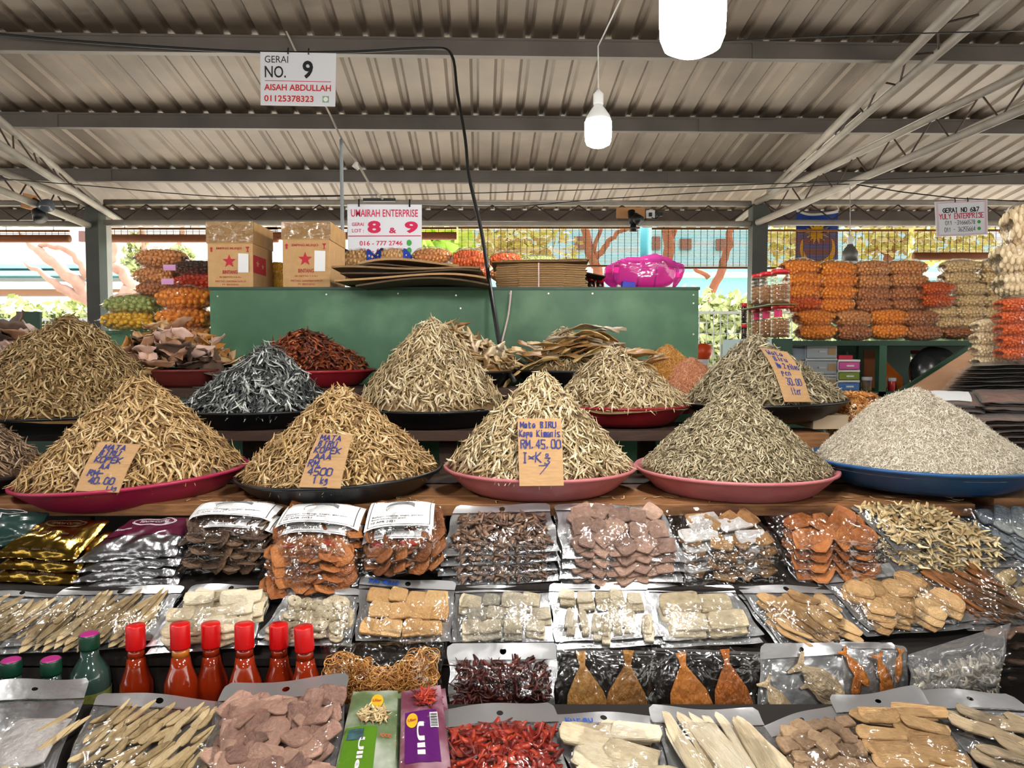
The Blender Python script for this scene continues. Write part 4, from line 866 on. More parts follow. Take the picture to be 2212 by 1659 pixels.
CM = {
 'straw': cm('dried_straw_fish', (150, 122, 80), (232, 208, 164), (200, 172, 124)), 'cream': cm('cream_fish', (190, 168, 130), (248, 236, 210), (224, 206, 170)),
 'white': cm('white_fish', (206, 188, 150), (244, 234, 212), (228, 212, 180)), 'greyw': cm('grey_white_fish', (140, 142, 138), (226, 208, 172), (196, 186, 164)),
 'orangef': cm('orange_beige_fish', (190, 136, 78), (228, 190, 136), (210, 162, 104)), 'brownf': cm('brown_flat_fish', (116, 74, 38), (200, 158, 104), (164, 118, 68)),
 'tanf': cm('tan_flat_fish', (150, 108, 64), (218, 182, 130), (188, 148, 98)), 'gold': cm('gold_flat_fish', (128, 82, 30), (196, 144, 70), (160, 108, 46)), 'orange': cm('orange_flat_fish', (160, 84, 20), (212, 134, 48), (186, 104, 30)),
 'rust': cm('rust_strips', (60, 50, 34), (176, 104, 40), (116, 76, 36)), 'squid': cm('squid_mauve', (112, 80, 72), (196, 156, 134), (158, 120, 104)), 'pinkb': cm('pink_brown', (104, 80, 72), (200, 164, 142), (156, 124, 108)),
 'cuke': cm('brown_sea_piece', (66, 46, 38), (136, 104, 84), (98, 74, 60)), 'darkred': cm('dark_red_prawn', (40, 16, 14), (104, 48, 40), (70, 28, 24), rough=.35), 'red': cm('red_prawn', (130, 24, 14), (214, 84, 48), (176, 46, 26), rough=.35),
 'crack': cm('brown_cracker', (96, 54, 30), (164, 104, 60), (130, 78, 42), rough=.25), 'crackd': cm('dark_cracker', (60, 46, 36), (120, 92, 68), (88, 66, 48), rough=.25), 'orangec': cm('amber_cracker', (124, 68, 32), (190, 122, 68), (156, 92, 46), rough=.25),
 'chips': cm('beige_chips', (176, 146, 96), (228, 204, 156), (204, 178, 128)), 'blueg': cm('blue_grey_dried', (70, 80, 92), (150, 152, 146), (104, 112, 118)), 'whitef': cm('white_fillet', (190, 184, 180), (240, 236, 232), (216, 210, 206)),
 'mixed': cm('mixed_brown', (110, 84, 62), (196, 164, 126), (152, 122, 92)), 'silverf': cm('small_silver_fish', (70, 66, 58), (200, 190, 170), (136, 128, 112), rough=.35), 'greyf': cm('grey_fillet', (120, 108, 92), (214, 188, 148), (176, 154, 122)),
}
def place(root, B, me, name, m, u, v, h, ang, L, Wd, T, tx=0, ty=0):
    o = bpy.data.objects.new(name, me); COL.objects.link(o); o.parent = root
    o.material_slots[0].link = 'OBJECT'; o.material_slots[0].material = m
    X = B.ux; Z = B.n; Y = Z.cross(X).normalized(); X = Y.cross(Z)
    Mx = Matrix((X, Y, Z)).transposed() @ Matrix.Rotation(ang, 3, 'Z') @ Matrix.Rotation(tx, 3, 'X') @ Matrix.Rotation(ty, 3, 'Y')
    p = B(u, v, h) - root.location; M4 = Mx.to_4x4(); M4.translation = p
    o.matrix_basis = M4 @ Matrix.Diagonal((L, Wd, T, 1)); return o
CNT = [0]
def fillp(root, B, kind, m, nx, ny, L, Wd, T, ang=0, ja=.2, u0=.1, u1=.9, v0=.08, v1=.78, layers=1, jp=.25, name=None, tilt=.12, base=.004, puff=.012, jl=.15):
    rnd = random.Random(CNT[0]); CNT[0] += 1; name = name or {'kite': 'flat_fish', 'fish': 'dried_fish', 'disc': 'cracker', 'ring': 'ring_piece', 'strip': 'fish_strip', 'stick': 'fish_stick', 'nut': 'dried_piece'}.get(kind, 'fish_piece')
    for l in range(layers):
        for j in range(ny):
            for i in range(nx):
                u = u0+(u1-u0)*((i+.5)/nx + rnd.uniform(-jp, jp)/nx + (.5/nx if (l+j) % 2 and nx > 2 else 0)*.6); v = v0+(v1-v0)*((j+.5)/ny + rnd.uniform(-jp, jp)/ny)
                u = min(max(u, .09), .91); v = min(max(v, .07), .93); prof = (4*u*(1-u))**.5
                place(root, B, rnd.choice(PR[kind]), name, m, u, v, base + l*T*.8 + puff*.35*prof + rnd.uniform(0, .002), ang+rnd.uniform(-ja, ja), L*rnd.uniform(1-jl, 1+jl), Wd*rnd.uniform(1-jl, 1+jl), T*rnd.uniform(.8, 1.2), rnd.uniform(-tilt, tilt), rnd.uniform(-tilt, tilt))
def fills(root, B, m, n, L, Wd, T, u0=.08, u1=.92, v0=.06, v1=.8, puff=.02, bend=.5, K=4, name='small_dried_pieces', profv=True, S=4):
    rn = np.random.default_rng(CNT[0]); CNT[0] += 1
    u = u0+(u1-u0)*rn.random(n); v = v0+(v1-v0)*rn.random(n); pu = np.clip(4*(u-u0)*(u1-u)/(u1-u0)**2, 0, 1)**.4*np.clip(4*(v-v0)*(v1-v)/(v1-v0)**2, 0, 1)**.4
    h = .003+puff*pu*(.35+.6*rn.random(n)); P = np.array([tuple(B(a, b, c)) for a, b, c in zip(u, v, h)]); N0 = np.array(B.n)
    Nn = unit(N0 + rn.normal(0, .14, (n, 3))); t = unit(np.cross(Nn, rn.normal(0, 1, (n, 3)))); one = np.ones(n)
    V, Q, T_ = strips(P, t, Nn, L*(one+rn.normal(0, .2, n)).clip(.4, 1.6), Wd*(one+rn.normal(0, .2, n)).clip(.4, 1.6), T*one, K, rn.normal(0, bend, (n, 2)), prof=np.interp(np.linspace(0, 1, K), [0, .25, .75, 1], [.4, 1, .9, .3]), tone=rn.normal(.5, .25, n), S=S)
    return struct(npmesh(name, V, Q, T_, m, root.location, root), 'stuff')
def tonemat(name, a, b, c, **k): return mat(name, a, b, c, src='tone', scale=80, **k)
TM = {'nuts': tonemat('cuke_pieces', (60, 40, 32), (160, 126, 100), (104, 78, 62), rough=.4), 'darkred': tonemat('darkred_pieces', (36, 14, 12), (120, 56, 46), (74, 30, 24), rough=.3), 'red': tonemat('red_pieces', (90, 14, 10), (206, 76, 46), (150, 36, 22), rough=.35),
      'tangle': tonemat('seaweed_tangle', (176, 112, 50), (250, 196, 116), (224, 160, 84), rough=.5), 'chips': tonemat('chip_pieces', (150, 120, 76), (236, 214, 168), (206, 180, 130), rough=.45), 'silver': tonemat('tiny_silver', (54, 50, 44), (214, 204, 184), (130, 120, 104), rough=.35), 'brown': tonemat('brown_shreds', (70, 44, 28), (170, 124, 84), (118, 82, 54), rough=.4),
      'straw': tonemat('straw_bits', (110, 84, 48), (226, 204, 160), (180, 152, 104), rough=.45)}

def shrinku(v, r=.045):
    t = max(0, (v-.93)/.07); return 1 - 2*r*(1-math.sqrt(max(0, 1-t*t)))
def pouch(name, label, q, Pl, style='silver', hv=.82, hole=True, puff=.014, dh=0, content=None, cat='packet', group=None, handtxt=None, back=None, fm=None, seed=None, wrinkle=.0022, foil=None):
    CNT[0] += 1; sd = CNT[0]*1.7
    if callable(Pl): B0 = bil(*[Pl(*p) for p in q])
    else: B0 = px_bil(q, Pl)
    if B0.n.y > 0 and B0.n.z < .5: B0 = bil(B0(0, 0), B0(1, 0), B0(1, 1), B0(0, 1), -B0.n)
    if B0.n.z < 0: B0.n = -B0.n; B0 = bil(B0(0, 0), B0(1, 0), B0(1, 1), B0(0, 1), B0.n)
    def B(u, v, h=0): return B0(u, v, h+dh+.0015*math.sin(u*5+sd)+.002*math.sin(v*4+sd))
    B.n, B.ux, B.w, B.l, B.c = B0.n, B0.ux, B0.w, B0.l, B0.c
    t = thing(name, B(.5, 0, 0), label, cat, group); FM = foil or FOIL
    def edge(u, v, h):
        s = shrinku(v) if style == 'silver' else 1; uu = .5+(u-.5)*s
        du = .012*math.sin(v*11+sd)*(abs(u-.5) > .45); dv = .010*math.sin(u*9+sd*2)*(v < .05)
        return B(uu+du, v+dv, h)
    top = hv if (style == 'silver' and hole) else 1.0
    if style == 'silver':
        MB().grid(lambda u, v: edge(u, v*top, .0012*math.sin(u*17+sd)*math.sin(v*13+sd)), 12, 10).out('foil_back', FM, t, smooth=True)
    else:
        MB().grid(lambda u, v: edge(u, v, .001*math.sin(u*17+sd)), 8, 8).out('film_back', FILM, t, smooth=True)
    def front(u, v):
        vv = v*top; m_ = .05; a = min(1, max(0, (u-m_)/(1-2*m_))); b = min(1, max(0, (v-.05)/.92))
        pr = (4*a*(1-a))**.38*(4*b*(1-b))**.38 if 0 < a < 1 and 0 < b < 1 else 0
        wv = noise.noise(Vector((u*5, v*5, sd)))*wrinkle*2.2 + noise.noise(Vector((u*16, v*13, sd)))*wrinkle + abs(noise.noise(Vector((u*9+v*4, v*3, sd+9))))*wrinkle*2.5
        return edge(u, vv, .003 + puff*pr*2.0 + wv*(.25+pr))
    MB().grid(front, 26, 20).out('clear_front', fm or FILM, t, smooth=True)
    if style == 'silver' and hv < 1:
        hb = hv if hole else .88
        def H(u, v, k=0): return edge(u, v, .003+.0035*math.sin(u*6+sd)*(v-hb)/(1-hb+1e-6)+k)
        m = MB()
        if hole:
            a = .06; vm = (hb+1)/2; bv = a*B.w/B.l; bv = min(bv, (1-hb)*.4)
            for (ua, ub) in ((0, .5-a), (.5+a, 1)): m.grid(lambda u, v: H(ua+(ub-ua)*u, hb+(1-hb)*v), 8, 5)
            m.grid(lambda u, v: H(.5-a+2*a*u, hb+(vm-bv-hb)*v), 4, 2); m.grid(lambda u, v: H(.5-a+2*a*u, vm+bv+(1-vm-bv)*v), 4, 2)
            n = 24; vs = []
            for k in range(n):
                th_ = 2*math.pi*k/n+math.pi/4; c_, s_ = math.cos(th_), math.sin(th_); mm = max(abs(c_), abs(s_)); vs.append(H(.5+a*c_/mm, vm+bv*s_/mm))
            for k in range(n):
                th_ = 2*math.pi*k/n+math.pi/4; vs.append(H(.5+a*.50*math.cos(th_), vm+a*.50*B.w/B.l*math.sin(th_)))
            m.add(vs, [(k, (k+1) % n, (k+1) % n+n, k+n) for k in range(n)])
        else: m.grid(lambda u, v: H(u, hb+(1-hb)*v), 14, 3)
        m.out('foil_header', FOILH, t, smooth=True)
        if handtxt:
            mb = MB(); hand(mb, handtxt[0], H, *handtxt[1:5], wd=.0022, h=.0015, jit=.3); mb.out('handwriting', INKB, t)
    if style == 'zip':
        for vv, hh in ((.90, .02), (.865, .008)): MB().grid(lambda u, v: edge(u, vv+hh*v*2, .006), 10, 1).out('zip_strip', FILMH, t, smooth=True)
    if content: content(t, B)
    t['_b'] = 1; del t['_b']
    return t, B
def C(kind, m, nx, ny, L, Wd, T, **k): return lambda t, B: fillp(t, B, kind, CM[m], nx, ny, L, Wd, T, **k)
def S_(m, n, L, Wd, T, **k): return lambda t, B: fills(t, B, TM[m], n, L, Wd, T, **k)
def both(*fs):
    def g(t, B):
        for f in fs: f(t, B)
    return g
def restack(t, n, dz, label, jit=.006, fwd=.004):
    """copies lying under a packet"""
    rnd = random.Random(CNT[0])
    for k in range(1, n+1):
        loc = Vector(t.location) + Vector((rnd.uniform(-jit, jit)*1.6, -fwd*k*.5+rnd.uniform(-jit, jit)*.5, -dz*k))
        copy_tree(t, loc=loc, rot=(0, 0, rnd.uniform(-.03, .03)), label=label.format(['second', 'third', 'lowest', 'fifth'][k-1] if k < n else 'lowest'))
FT = {}
# ---- row A (behind, stacked)
def papersheet(t, B, u0, v0, u1, v1, lines, puff=.02, skew=0):
    def P(u, v, h=0):
        uu = u0+(u1-u0)*u+skew*v; vv = v0+(v1-v0)*v; a = min(1, max(0, uu)); b = min(1, max(0, vv)); return B(uu, vv, .0045+puff*1.75*max(0, 4*a*(1-a))**.38*max(0, 4*b*(1-b))**.38*1.15 + h + .002*math.sin(u*7+v*3))
    MB().grid(lambda u, v: P(u, v), 10, 8).out('paper_label', PAPER, t, smooth=True); m = MB()
    for a in ((.05, .04, .95, .05), (.05, .95, .95, .96), (.05, .04, .058, .96), (.942, .04, .95, .96)): m.grid(lambda u, v: P(a[0]+(a[2]-a[0])*u, a[1]+(a[3]-a[1])*v, .0006), 8, 8)
    m.out('printed_border', INKK, t); m = MB()
    for (tx, a, b, c, d) in lines: ptext(m, tx, P, a, b, c, d, .0008, .01)
    m.out('lettering', INKK, t); return P
def shrimp_pic(t, P, c=(.5, .55), s=.2):
    m = MB(); pts = [(c[0]+s*1.1*math.cos(a), c[1]+s*math.sin(a)) for a in np.linspace(.3, 3.6, 14)]; vs = []; 
    for i, (x, y) in enumerate(pts):
        w_ = s*.32*(1-i/14)+.01; vs += [P(x, y-w_, .0008), P(x, y+w_, .0008)]
    m.add(vs, [(2*i, 2*i+2, 2*i+3, 2*i+1) for i in range(13)]); m.out('printed_shrimp', mat('print_grey', (120, 120, 122)), t)
SM = [('Bahan: udang, sagu, garam', .1, .26, .85, .31), ('Berat bersih: 100 gram', .1, .19, .6, .235), ('10 APR 2021', .1, .11, .45, .16)]
# coffee foil packs
GOLDF = mat('gold_foil', (176, 146, 72), (146, 112, 44), rough=.2, metal=1, scale=8, bump=.5, bscale=16, bdist=.01)
MARF = mat('maroon_print', (84, 24, 48), (70, 18, 40), rough=.3, scale=6, coat=.5); DKGF = mat('dark_green_pack', (20, 46, 42), (28, 58, 52), rough=.3, scale=6, coat=.5)
def foilpack(label, q, fm, printm, lines, puff=.02, split=None):
    B0 = bil(*[PA(*p) for p in q]); t = thing('coffee_pack', B0(.5, 0), label, 'coffee pack', 'foil coffee packs'); sd = len(bpy.data.objects)*.37
    def H(u, v, h=0):
        a = min(1, max(0, (u-.02)/.96)); b = min(1, max(0, (v-.05)/.93)); pr = (4*a*(1-a))**.4*(4*b*(1-b))**.45 if 0 < a < 1 and 0 < b < 1 else 0
        wv = noise.noise(Vector((u*6, v*5, sd)))*.006 + noise.noise(Vector((u*18, v*6, sd)))*.003*(1.3-pr); return B0(u, v+.008*math.sin(u*30)*(v < .03), puff*pr+wv+h)
    MB().grid(lambda u, v: H(u, v), 30, 20).out('foil_body', fm, t, smooth=True); MB().grid(lambda u, v: B0(u, v, -.004), 4, 4).out('foil_back', fm, t)
    if split is not None: MB().grid(lambda u, v: H(.01+.98*u, split+(.99-split)*v, .0012), 30, 12).out('printed_panel', printm[0], t, smooth=True)
    m = MB()
    for (tx, a, b, c, d) in lines: ptext(m, tx, H, a, b, c, d, .0025, .02)
    m.out('lettering', printm[1], t)
    m = MB(); n = 28
    for rr in ((.30, .11), (.28, .095)):
        vs = []
        for k in range(n):
            a = 2*math.pi*k/n; vs += [H(.5+rr[0]*math.cos(a), .82+rr[1]*math.sin(a), .0025), H(.5+(rr[0]-.012)*math.cos(a), .82+(rr[1]-.012)*math.sin(a), .0025)]
        m.add(vs, [(2*k, 2*((k+1) % n), 2*((k+1) % n)+1, 2*k+1) for k in range(n)])
    m.out('oval_emblem', printm[1], t); return t
t = foilpack('gold foil coffee pack, top of the stack at the left edge', [(-20, 1203), (160, 1212), (236, 1124), (96, 1124)], GOLDF, (None, mat('pack_print_dark', (66, 44, 22))), [('TENOM COFFEE', .28, .79, .72, .85), ('KOPI', .08, .62, .26, .70), ('100% Robusta', .35, .50, .72, .57), ('Tenom, Sabah, Malaysia', .25, .12, .75, .18), ('3 in 1', .78, .42, .9, .5)])
restack(t, 2, .028, '{} gold foil coffee pack in the stack at the left edge')
t = foilpack('maroon and silver coffee pack, top of its stack', [(158, 1216), (378, 1202), (426, 1118), (283, 1122)], mat('pack_foil', (196, 196, 200), (160, 160, 164), rough=.24, metal=1, scale=8, bump=.7, bscale=18, bdist=.01), (MARF, mat('pack_print_silver', (200, 190, 195))), [('TENOM COFFEE', .30, .79, .70, .85), ('Kosong', .10, .60, .30, .67)], split=.47)
m = MB(); restack(t, 3, .023, '{} silver coffee pack under the maroon one')
t = foilpack('dark green coffee pack cut off by the left edge', [(-70, 1196), (62, 1166), (106, 1108), (-60, 1096)], DKGF, (None, mat('pack_print_silver', (200, 190, 195))), [('KOPI', .2, .6, .5, .75)], puff=.025)
# krupuk bags with white labels
def krupuk(label, q, m, paper, lines, n, stack, red=0):
    t, B = pouch('cracker_bag', label, q, PA, 'clear', puff=.026, content=C('disc', m, 4, 4, .065, .05, .007, u0=.1, u1=.9, v0=.06, v1=.92, layers=2, ja=3, tilt=.55, puff=.03), group='clear cracker bags in the top packet row', cat='cracker bag', wrinkle=.003)
    P = papersheet(t, B, *paper, lines, puff=.026, skew=.02); shrimp_pic(t, P)
    if red: fillp(t, B, 'disc', CM['red'], 2, 1, .05, .02, .004, v0=.2, v1=.4, base=.02)
    return t
t = krupuk('clear bag of dark crackers with a slanting white label', [(372, 1188), (575, 1184), (614, 1096), (440, 1093)], 'crackd', (.02, .48, .98, 1.0), [('Keropok Sagu', .3, .75, .8, .83)] + SM, 2, 2); restack(t, 2, .030, '{} bag of dark crackers beside the silver coffee packs')
t = krupuk('clear bag of amber crackers, white label curled over its top right', [(556, 1224), (770, 1224), (792, 1103), (624, 1096)], 'orangec', (.04, .5, .98, 1.02), [('KEROPOK', .5, .82, .9, .9)] + SM, 2, 2, 1); restack(t, 3, .024, '{} bag of amber crackers, under the curled white label')
t = krupuk('clear bag labelled KEROPOK UDANG PENIAGA JAYA', [(765, 1227), (968, 1210), (962, 1098), (794, 1093)], 'crack', (.06, .42, .86, 1.02), [('KEROPOK UDANG', .2, .88, .8, .95), ('PENIAGA JAYA', .22, .79, .78, .86)] + SM, 2, 2, 1); restack(t, 1, .03, '{} bag of brown crackers under the KEROPOK UDANG one')
t, _ = pouch('silver_pouch', 'silver pouch of small brown knobbly pieces, top of its stack', [(950, 1202), (1210, 1192), (1186, 1091), (984, 1094)], PA, hv=.84, content=S_('nuts', 330, .022, .010, .009, v1=.8, puff=.02, bend=.2), group='silver packets in the top row'); restack(t, 3, .023, '{} silver pouch under the brown knobbly pieces')
t, _ = pouch('silver_pouch', 'silver pouch of pinkish mottled slices, top of its stack', [(1215, 1206), (1482, 1214), (1426, 1093), (1198, 1090)], PA, hv=.93, hole=False, content=C('slab', 'pinkb', 5, 3, .05, .045, .010, ja=3, layers=2, v1=.9), group='silver packets in the top row'); restack(t, 3, .023, '{} silver pouch under the mottled slices')
t, _ = pouch('fish_bag', 'clear bag of white-bellied brown fillets, top of its stack', [(1468, 1210), (1710, 1202), (1616, 1096), (1435, 1096)], PA, 'clear', puff=.018, content=both(C('slab', 'whitef', 2, 2, .09, .04, .010, ja=.5, v0=.3, v1=.75), C('slab', 'brownf', 4, 2, .05, .035, .008, v0=.1, v1=.95, ja=1)), group='clear bags in the top row'); restack(t, 3, .024, '{} clear bag under the white-bellied fillets')
t, _ = pouch('cracker_bag', 'clear bag of big amber scalloped crackers, top of its stack', [(1715, 1194), (1938, 1197), (1812, 1096), (1650, 1096)], PA, 'clear', puff=.018, content=C('disc', 'orangec', 3, 2, .075, .06, .010, ja=3, layers=2, tilt=.4), group='clear bags in the top row'); restack(t, 3, .024, '{} clear bag under the scalloped crackers')
t, _ = pouch('chip_bag', 'clear-fronted pouch of beige sliced chips, top of its stack', [(1936, 1187), (2188, 1180), (2022, 1096), (1834, 1094)], PA, 'silver', hv=.99, hole=False, content=S_('chips', 260, .035, .014, .003, puff=.022, bend=.5, v1=.97), group='clear bags in the top row'); restack(t, 3, .024, '{} pouch under the beige sliced chips')
t, _ = pouch('fish_bag', 'bluish bag of dried pieces at the right edge, top row', [(2190, 1172), (2420, 1190), (2260, 1094), (2050, 1094)], PA, 'clear', content=C('slab', 'blueg', 4, 3, .05, .04, .010, ja=3, layers=2), group='clear bags in the top row'); restack(t, 3, .024, '{} bluish bag at the right edge, top row')
# ---- row B
def rb(label, q, content, dh=0, hv=.86, hole=True, n=1, name='silver_pouch', ht=None, puff=.013, st='silver'):
    t, B = pouch(name, label, q, PB, st, hv=hv, hole=hole, dh=dh, content=content, group='silver packets in the second row', handtxt=ht, puff=puff)
    if n: restack(t, n, .014, '{} pouch beneath the one of ' + label.split(' of ', 1)[-1].split(',')[0], fwd=.012)
    return t
rb('silver pouch of straw-coloured strips, cut off by the left edge', [(-90, 1402), (48, 1382), (150, 1278), (-40, 1272)], C('strip', 'straw', 5, 2, .07, .016, .006, ang=.8, layers=2))
rb('large silver pouch of long pale straw fish strips, behind the green-capped bottle', [(0, 1400), (332, 1387), (402, 1270), (142, 1272)], C('strip', 'straw', 8, 2, .085, .020, .006, ang=1.0, layers=2), .004)
rb('silver pouch of cream slabs, behind the second red-capped bottle', [(316, 1402), (548, 1387), (592, 1266), (420, 1268)], C('slab', 'cream', 3, 3, .065, .034, .010, ang=.1, v1=.85, layers=2), .007)
rb('silver pouch of ring-cut grey-cream slices, behind the last red-capped bottle', [(550, 1380), (762, 1380), (777, 1276), (632, 1274)], both(C('ring', 'cream', 5, 3, .036, .036, .009, ja=3, tilt=.5), C('cube', 'cream', 4, 2, .026, .02, .012, v0=.3, v1=.7, ja=.4)), .003)
rb('silver pouch hand-lettered IKAN ABELLO with orange-beige squares', [(768, 1388), (974, 1392), (986, 1264), (780, 1250)], C('cube', 'orangef', 4, 3, .048, .042, .012, ang=.03, ja=.12, v1=.8, jp=.12), .008, ht=('IKAN ABELLO', .08, .90, .40, .96), n=0)
rb('silver pouch of grey-white square fish pieces', [(972, 1387), (1200, 1387), (1182, 1266), (984, 1270)], C('cube', 'greyw', 4, 3, .045, .036, .010, ang=-.05, ja=.15, layers=1, jp=.15), .002, hv=.9, hole=False)
rb('silver pouch of upright white fish sticks', [(1200, 1390), (1434, 1380), (1392, 1264), (1184, 1266)], both(C('stick', 'white', 7, 1, .055, .022, .014, ang=1.5, ja=.15, v0=.05, v1=.55), C('cube', 'white', 5, 1, .035, .03, .012, v0=.55, v1=.85, ja=.2)), .007)
rb('silver pouch of four pale fish blocks with a punched header', [(1430, 1387), (1648, 1374), (1582, 1268), (1394, 1264)], C('cube', 'cream', 2, 2, .085, .055, .013, ang=-.05, ja=.1, v1=.84, jp=.1), .003)
rb('silver pouch of mottled brown flat fish, left of the big shiny header', [(1688, 1394), (1856, 1387), (1792, 1272), (1588, 1270)], C('strip', 'tanf', 4, 2, .075, .034, .010, ang=-.7, layers=2, ja=.3), .006)
rb('silver pouch of tan flat fish with a big shiny bent header', [(1872, 1367), (2104, 1347), (1948, 1220), (1758, 1244)], C('disc', 'tanf', 4, 2, .075, .05, .012, ang=-.6, layers=2, ja=.4, v1=.74), .010, hv=.8)
rb('pouch of rusty orange fish strips in oil, right of the big shiny header', [(2092, 1348), (2300, 1356), (2134, 1228), (1962, 1238)], C('strip', 'rust', 9, 2, .085, .016, .008, ang=-.75, layers=2, ja=.15, v1=.95), .004, hv=.99, hole=False)
rb('pouch of beige nut-like pieces at the right edge, second row', [(2204, 1340), (2360, 1336), (2240, 1222), (2094, 1222)], C('nut', 'chips', 5, 3, .04, .03, .012, ja=3), .016, hv=.99, hole=False)
# ---- row C (standing)
def rc_(label, q, content, st='silver', dh=0, hv=.80, hole=True, name='standing_pouch', puff=.012, fm=None, Pl=PC, w_=.0022):
    return pouch(name, label, q, Pl, st, hv=hv, hole=hole, dh=dh, content=content, group='packets standing in the third row', puff=puff, fm=fm, wrinkle=w_)
def tangle(t, B):
    rn = np.random.default_rng(5); n = 1500; K = 11; S = 3; u = .06+.86*rn.random(n); v = .03+.74*rn.random(n)*(.82+.18*np.sin(u*9)); h = .004+.026*rn.random(n)
    Pc = np.array([tuple(B(a, b, c)) for a, b, c in zip(u, v, h)]); N0 = unit(np.array(B.n)+rn.normal(0, .5, (n, 3))); T0 = unit(np.cross(N0, rn.normal(0, 1, (n, 3)))); B0_ = np.cross(N0, T0)
    r = rn.uniform(.005, .018, n); th0 = np.linspace(0, 1, K)[None]*rn.uniform(2, 5.5, n)[:, None]; rr = r[:, None]*(1+.25*np.sin(th0*1.7+u[:, None]*20))
    Cc = Pc[:, None]+T0[:, None]*(rr*np.cos(th0))[..., None]+B0_[:, None]*(rr*np.sin(th0))[..., None]+N0[:, None]*(.002*np.sin(th0*2))[..., None]
    rad = unit(Cc-Pc[:, None]); ang = np.arange(S)*2.094; V = (Cc[:, :, None]+(rad[:, :, None]*np.cos(ang)[None, None, :, None]+N0[:, None, None]*np.sin(ang)[None, None, :, None])*.0010).reshape(-1, 3)
    k = np.arange(K-1)[:, None]*S; a = np.arange(S)[None]; q = np.stack([k+a, k+(a+1) % S, k+S+(a+1) % S, k+S+a], -1).reshape(-1, 4); Q = (np.arange(n)[:, None, None]*K*S+q[None]).reshape(-1, 4)
    struct(npmesh('seaweed_threads', V, Q, np.repeat(rn.random(n), K*S), TM['tangle'], t.location, t), 'stuff')
rc_('clear bag of tangled yellow seaweed threads', [(712, 1528), (952, 1514), (960, 1378), (694, 1392)], tangle, 'clear', .004, name='seaweed_bag', puff=.028)
rc_('silver pouch of dark reddish-brown dried prawns, third row', [(972, 1532), (1196, 1527), (1206, 1388), (968, 1390)], S_('darkred', 300, .03, .010, .007, v1=.72, puff=.02, bend=.8), dh=.002, hv=.74)
rc_('clear zip bag with two golden-brown flat fish', [(1200, 1548), (1417, 1548), (1413, 1398), (1200, 1392)], both(C('kite', 'gold', 2, 1, .130, .100, .016, ang=math.pi/2, ja=.12, v0=0, v1=.82, jp=.05), C('kite', 'gold', 1, 1, .1, .06, .006, ang=math.pi/2, v0=.25, v1=.95, base=.001)), 'zip', .008, name='fish_bag')
rc_('clear zip bag with two orange flat fish', [(1415, 1543), (1637, 1550), (1643, 1400), (1404, 1390)], C('kite', 'orange', 2, 1, .140, .095, .016, ang=math.pi/2+.05, ja=.12, v0=0, v1=.9, jp=.05), 'zip', .003, name='fish_bag')
rc_('silver pouch holding dried round fish with forked tails', [(1632, 1566), (1822, 1514), (1816, 1388), (1642, 1390)], both(C('fish', 'greyf', 1, 1, .12, .085, .022, ang=2.4, v0=.1, v1=.7, base=.006), C('fish', 'greyf', 2, 1, .10, .06, .016, ang=2.1, ja=.3, v0=.02, v1=.45, base=.004)), dh=.007)
rc_('small pouch of bright orange fish left of the small silver fish', [(1816, 1514), (1932, 1502), (1932, 1388), (1810, 1386)], both(C('fish', 'orange', 2, 1, .085, .04, .014, ang=1.9, ja=.3, v0=.05, v1=.75), C('fish', 'orange', 2, 1, .07, .03, .010, ang=1.3, ja=.3, v0=.02, v1=.5)), dh=.003, hole=False)
rc_('half hidden pouch behind the bright orange fish one', [(1880, 1500), (1970, 1494), (1962, 1396), (1876, 1386)], C('fish', 'orange', 2, 1, .07, .03, .010, ang=1.3), dh=-.012, hole=False)
rc_('clear tilted bag of small silver fish at the right', [(1966, 1504), (2152, 1500), (2180, 1346), (1958, 1414)], S_('silver', 420, .030, .010, .006, v0=.03, v1=.55, puff=.03, bend=.3), 'clear', .002, name='fish_bag', puff=.024, fm=FILMH, w_=.005)
for k, lb in enumerate(('uppermost', 'second', 'third', 'lowest')):
    pouch('dark_pack', lb + ' dark brown packet stacked at the right edge of the third row', [(2110+k*6, 1400+k*30), (2400, 1380+k*30), (2400, 1330+k*30), (2120+k*6, 1350+k*30)], [1.56, 1.56, 1.70, 1.70], 'clear', content=C('slab', 'cuke', 4, 1, .05, .05, .010, ja=2), group='dark packets at the right edge')
# ---- row D (front)
def rd(label, q, content, hv=.84, dh=0, hole=True, ht=None, puff=.014, n=1, st='silver', foil=None):
    t, B = pouch('silver_pouch', label, q, PD, st, hv=hv, hole=hole, dh=dh, content=content, group='silver packets in the front row', handtxt=ht, puff=puff, foil=foil)
    return t
rd('silver pouch of big cream fillets, cut off by the left corner', [(-130, 1740), (92, 1740), (200, 1468), (-30, 1480)], both(C('slab', 'whitef', 1, 1, .12, .12, .012, v0=.1, v1=.7), C('strip', 'straw', 3, 1, .2, .018, .010, ang=1.1, u0=.6, u1=.9, ja=.1)), hv=.80, dh=.006)
rd('silver pouch of small pale whole fish, before the leftmost sauce bottles', [(106, 1740), (452, 1740), (490, 1516), (212, 1496)], C('strip', 'straw', 9, 4, .062, .016, .009, ang=1.15, ja=.25, layers=2, v1=.82, jl=.25), hv=.86)
rd('silver pouch of mauve-brown squid with a wide rounded header', [(396, 1740), (718, 1740), (756, 1468), (488, 1490)], C('slab', 'squid', 5, 5, .062, .042, .009, ja=3, layers=2, v1=.80, tilt=.3), hv=.83, dh=.010)
rd('silver pouch of shiny red dried prawns', [(956, 1740), (1238, 1740), (1196, 1522), (958, 1540)], both(S_('red', 240, .026, .017, .011, v1=.72, puff=.020, bend=1.0, K=5), C('nut', 'red', 5, 4, .035, .024, .012, ja=3, v1=.66)), hv=.76, dh=.008)
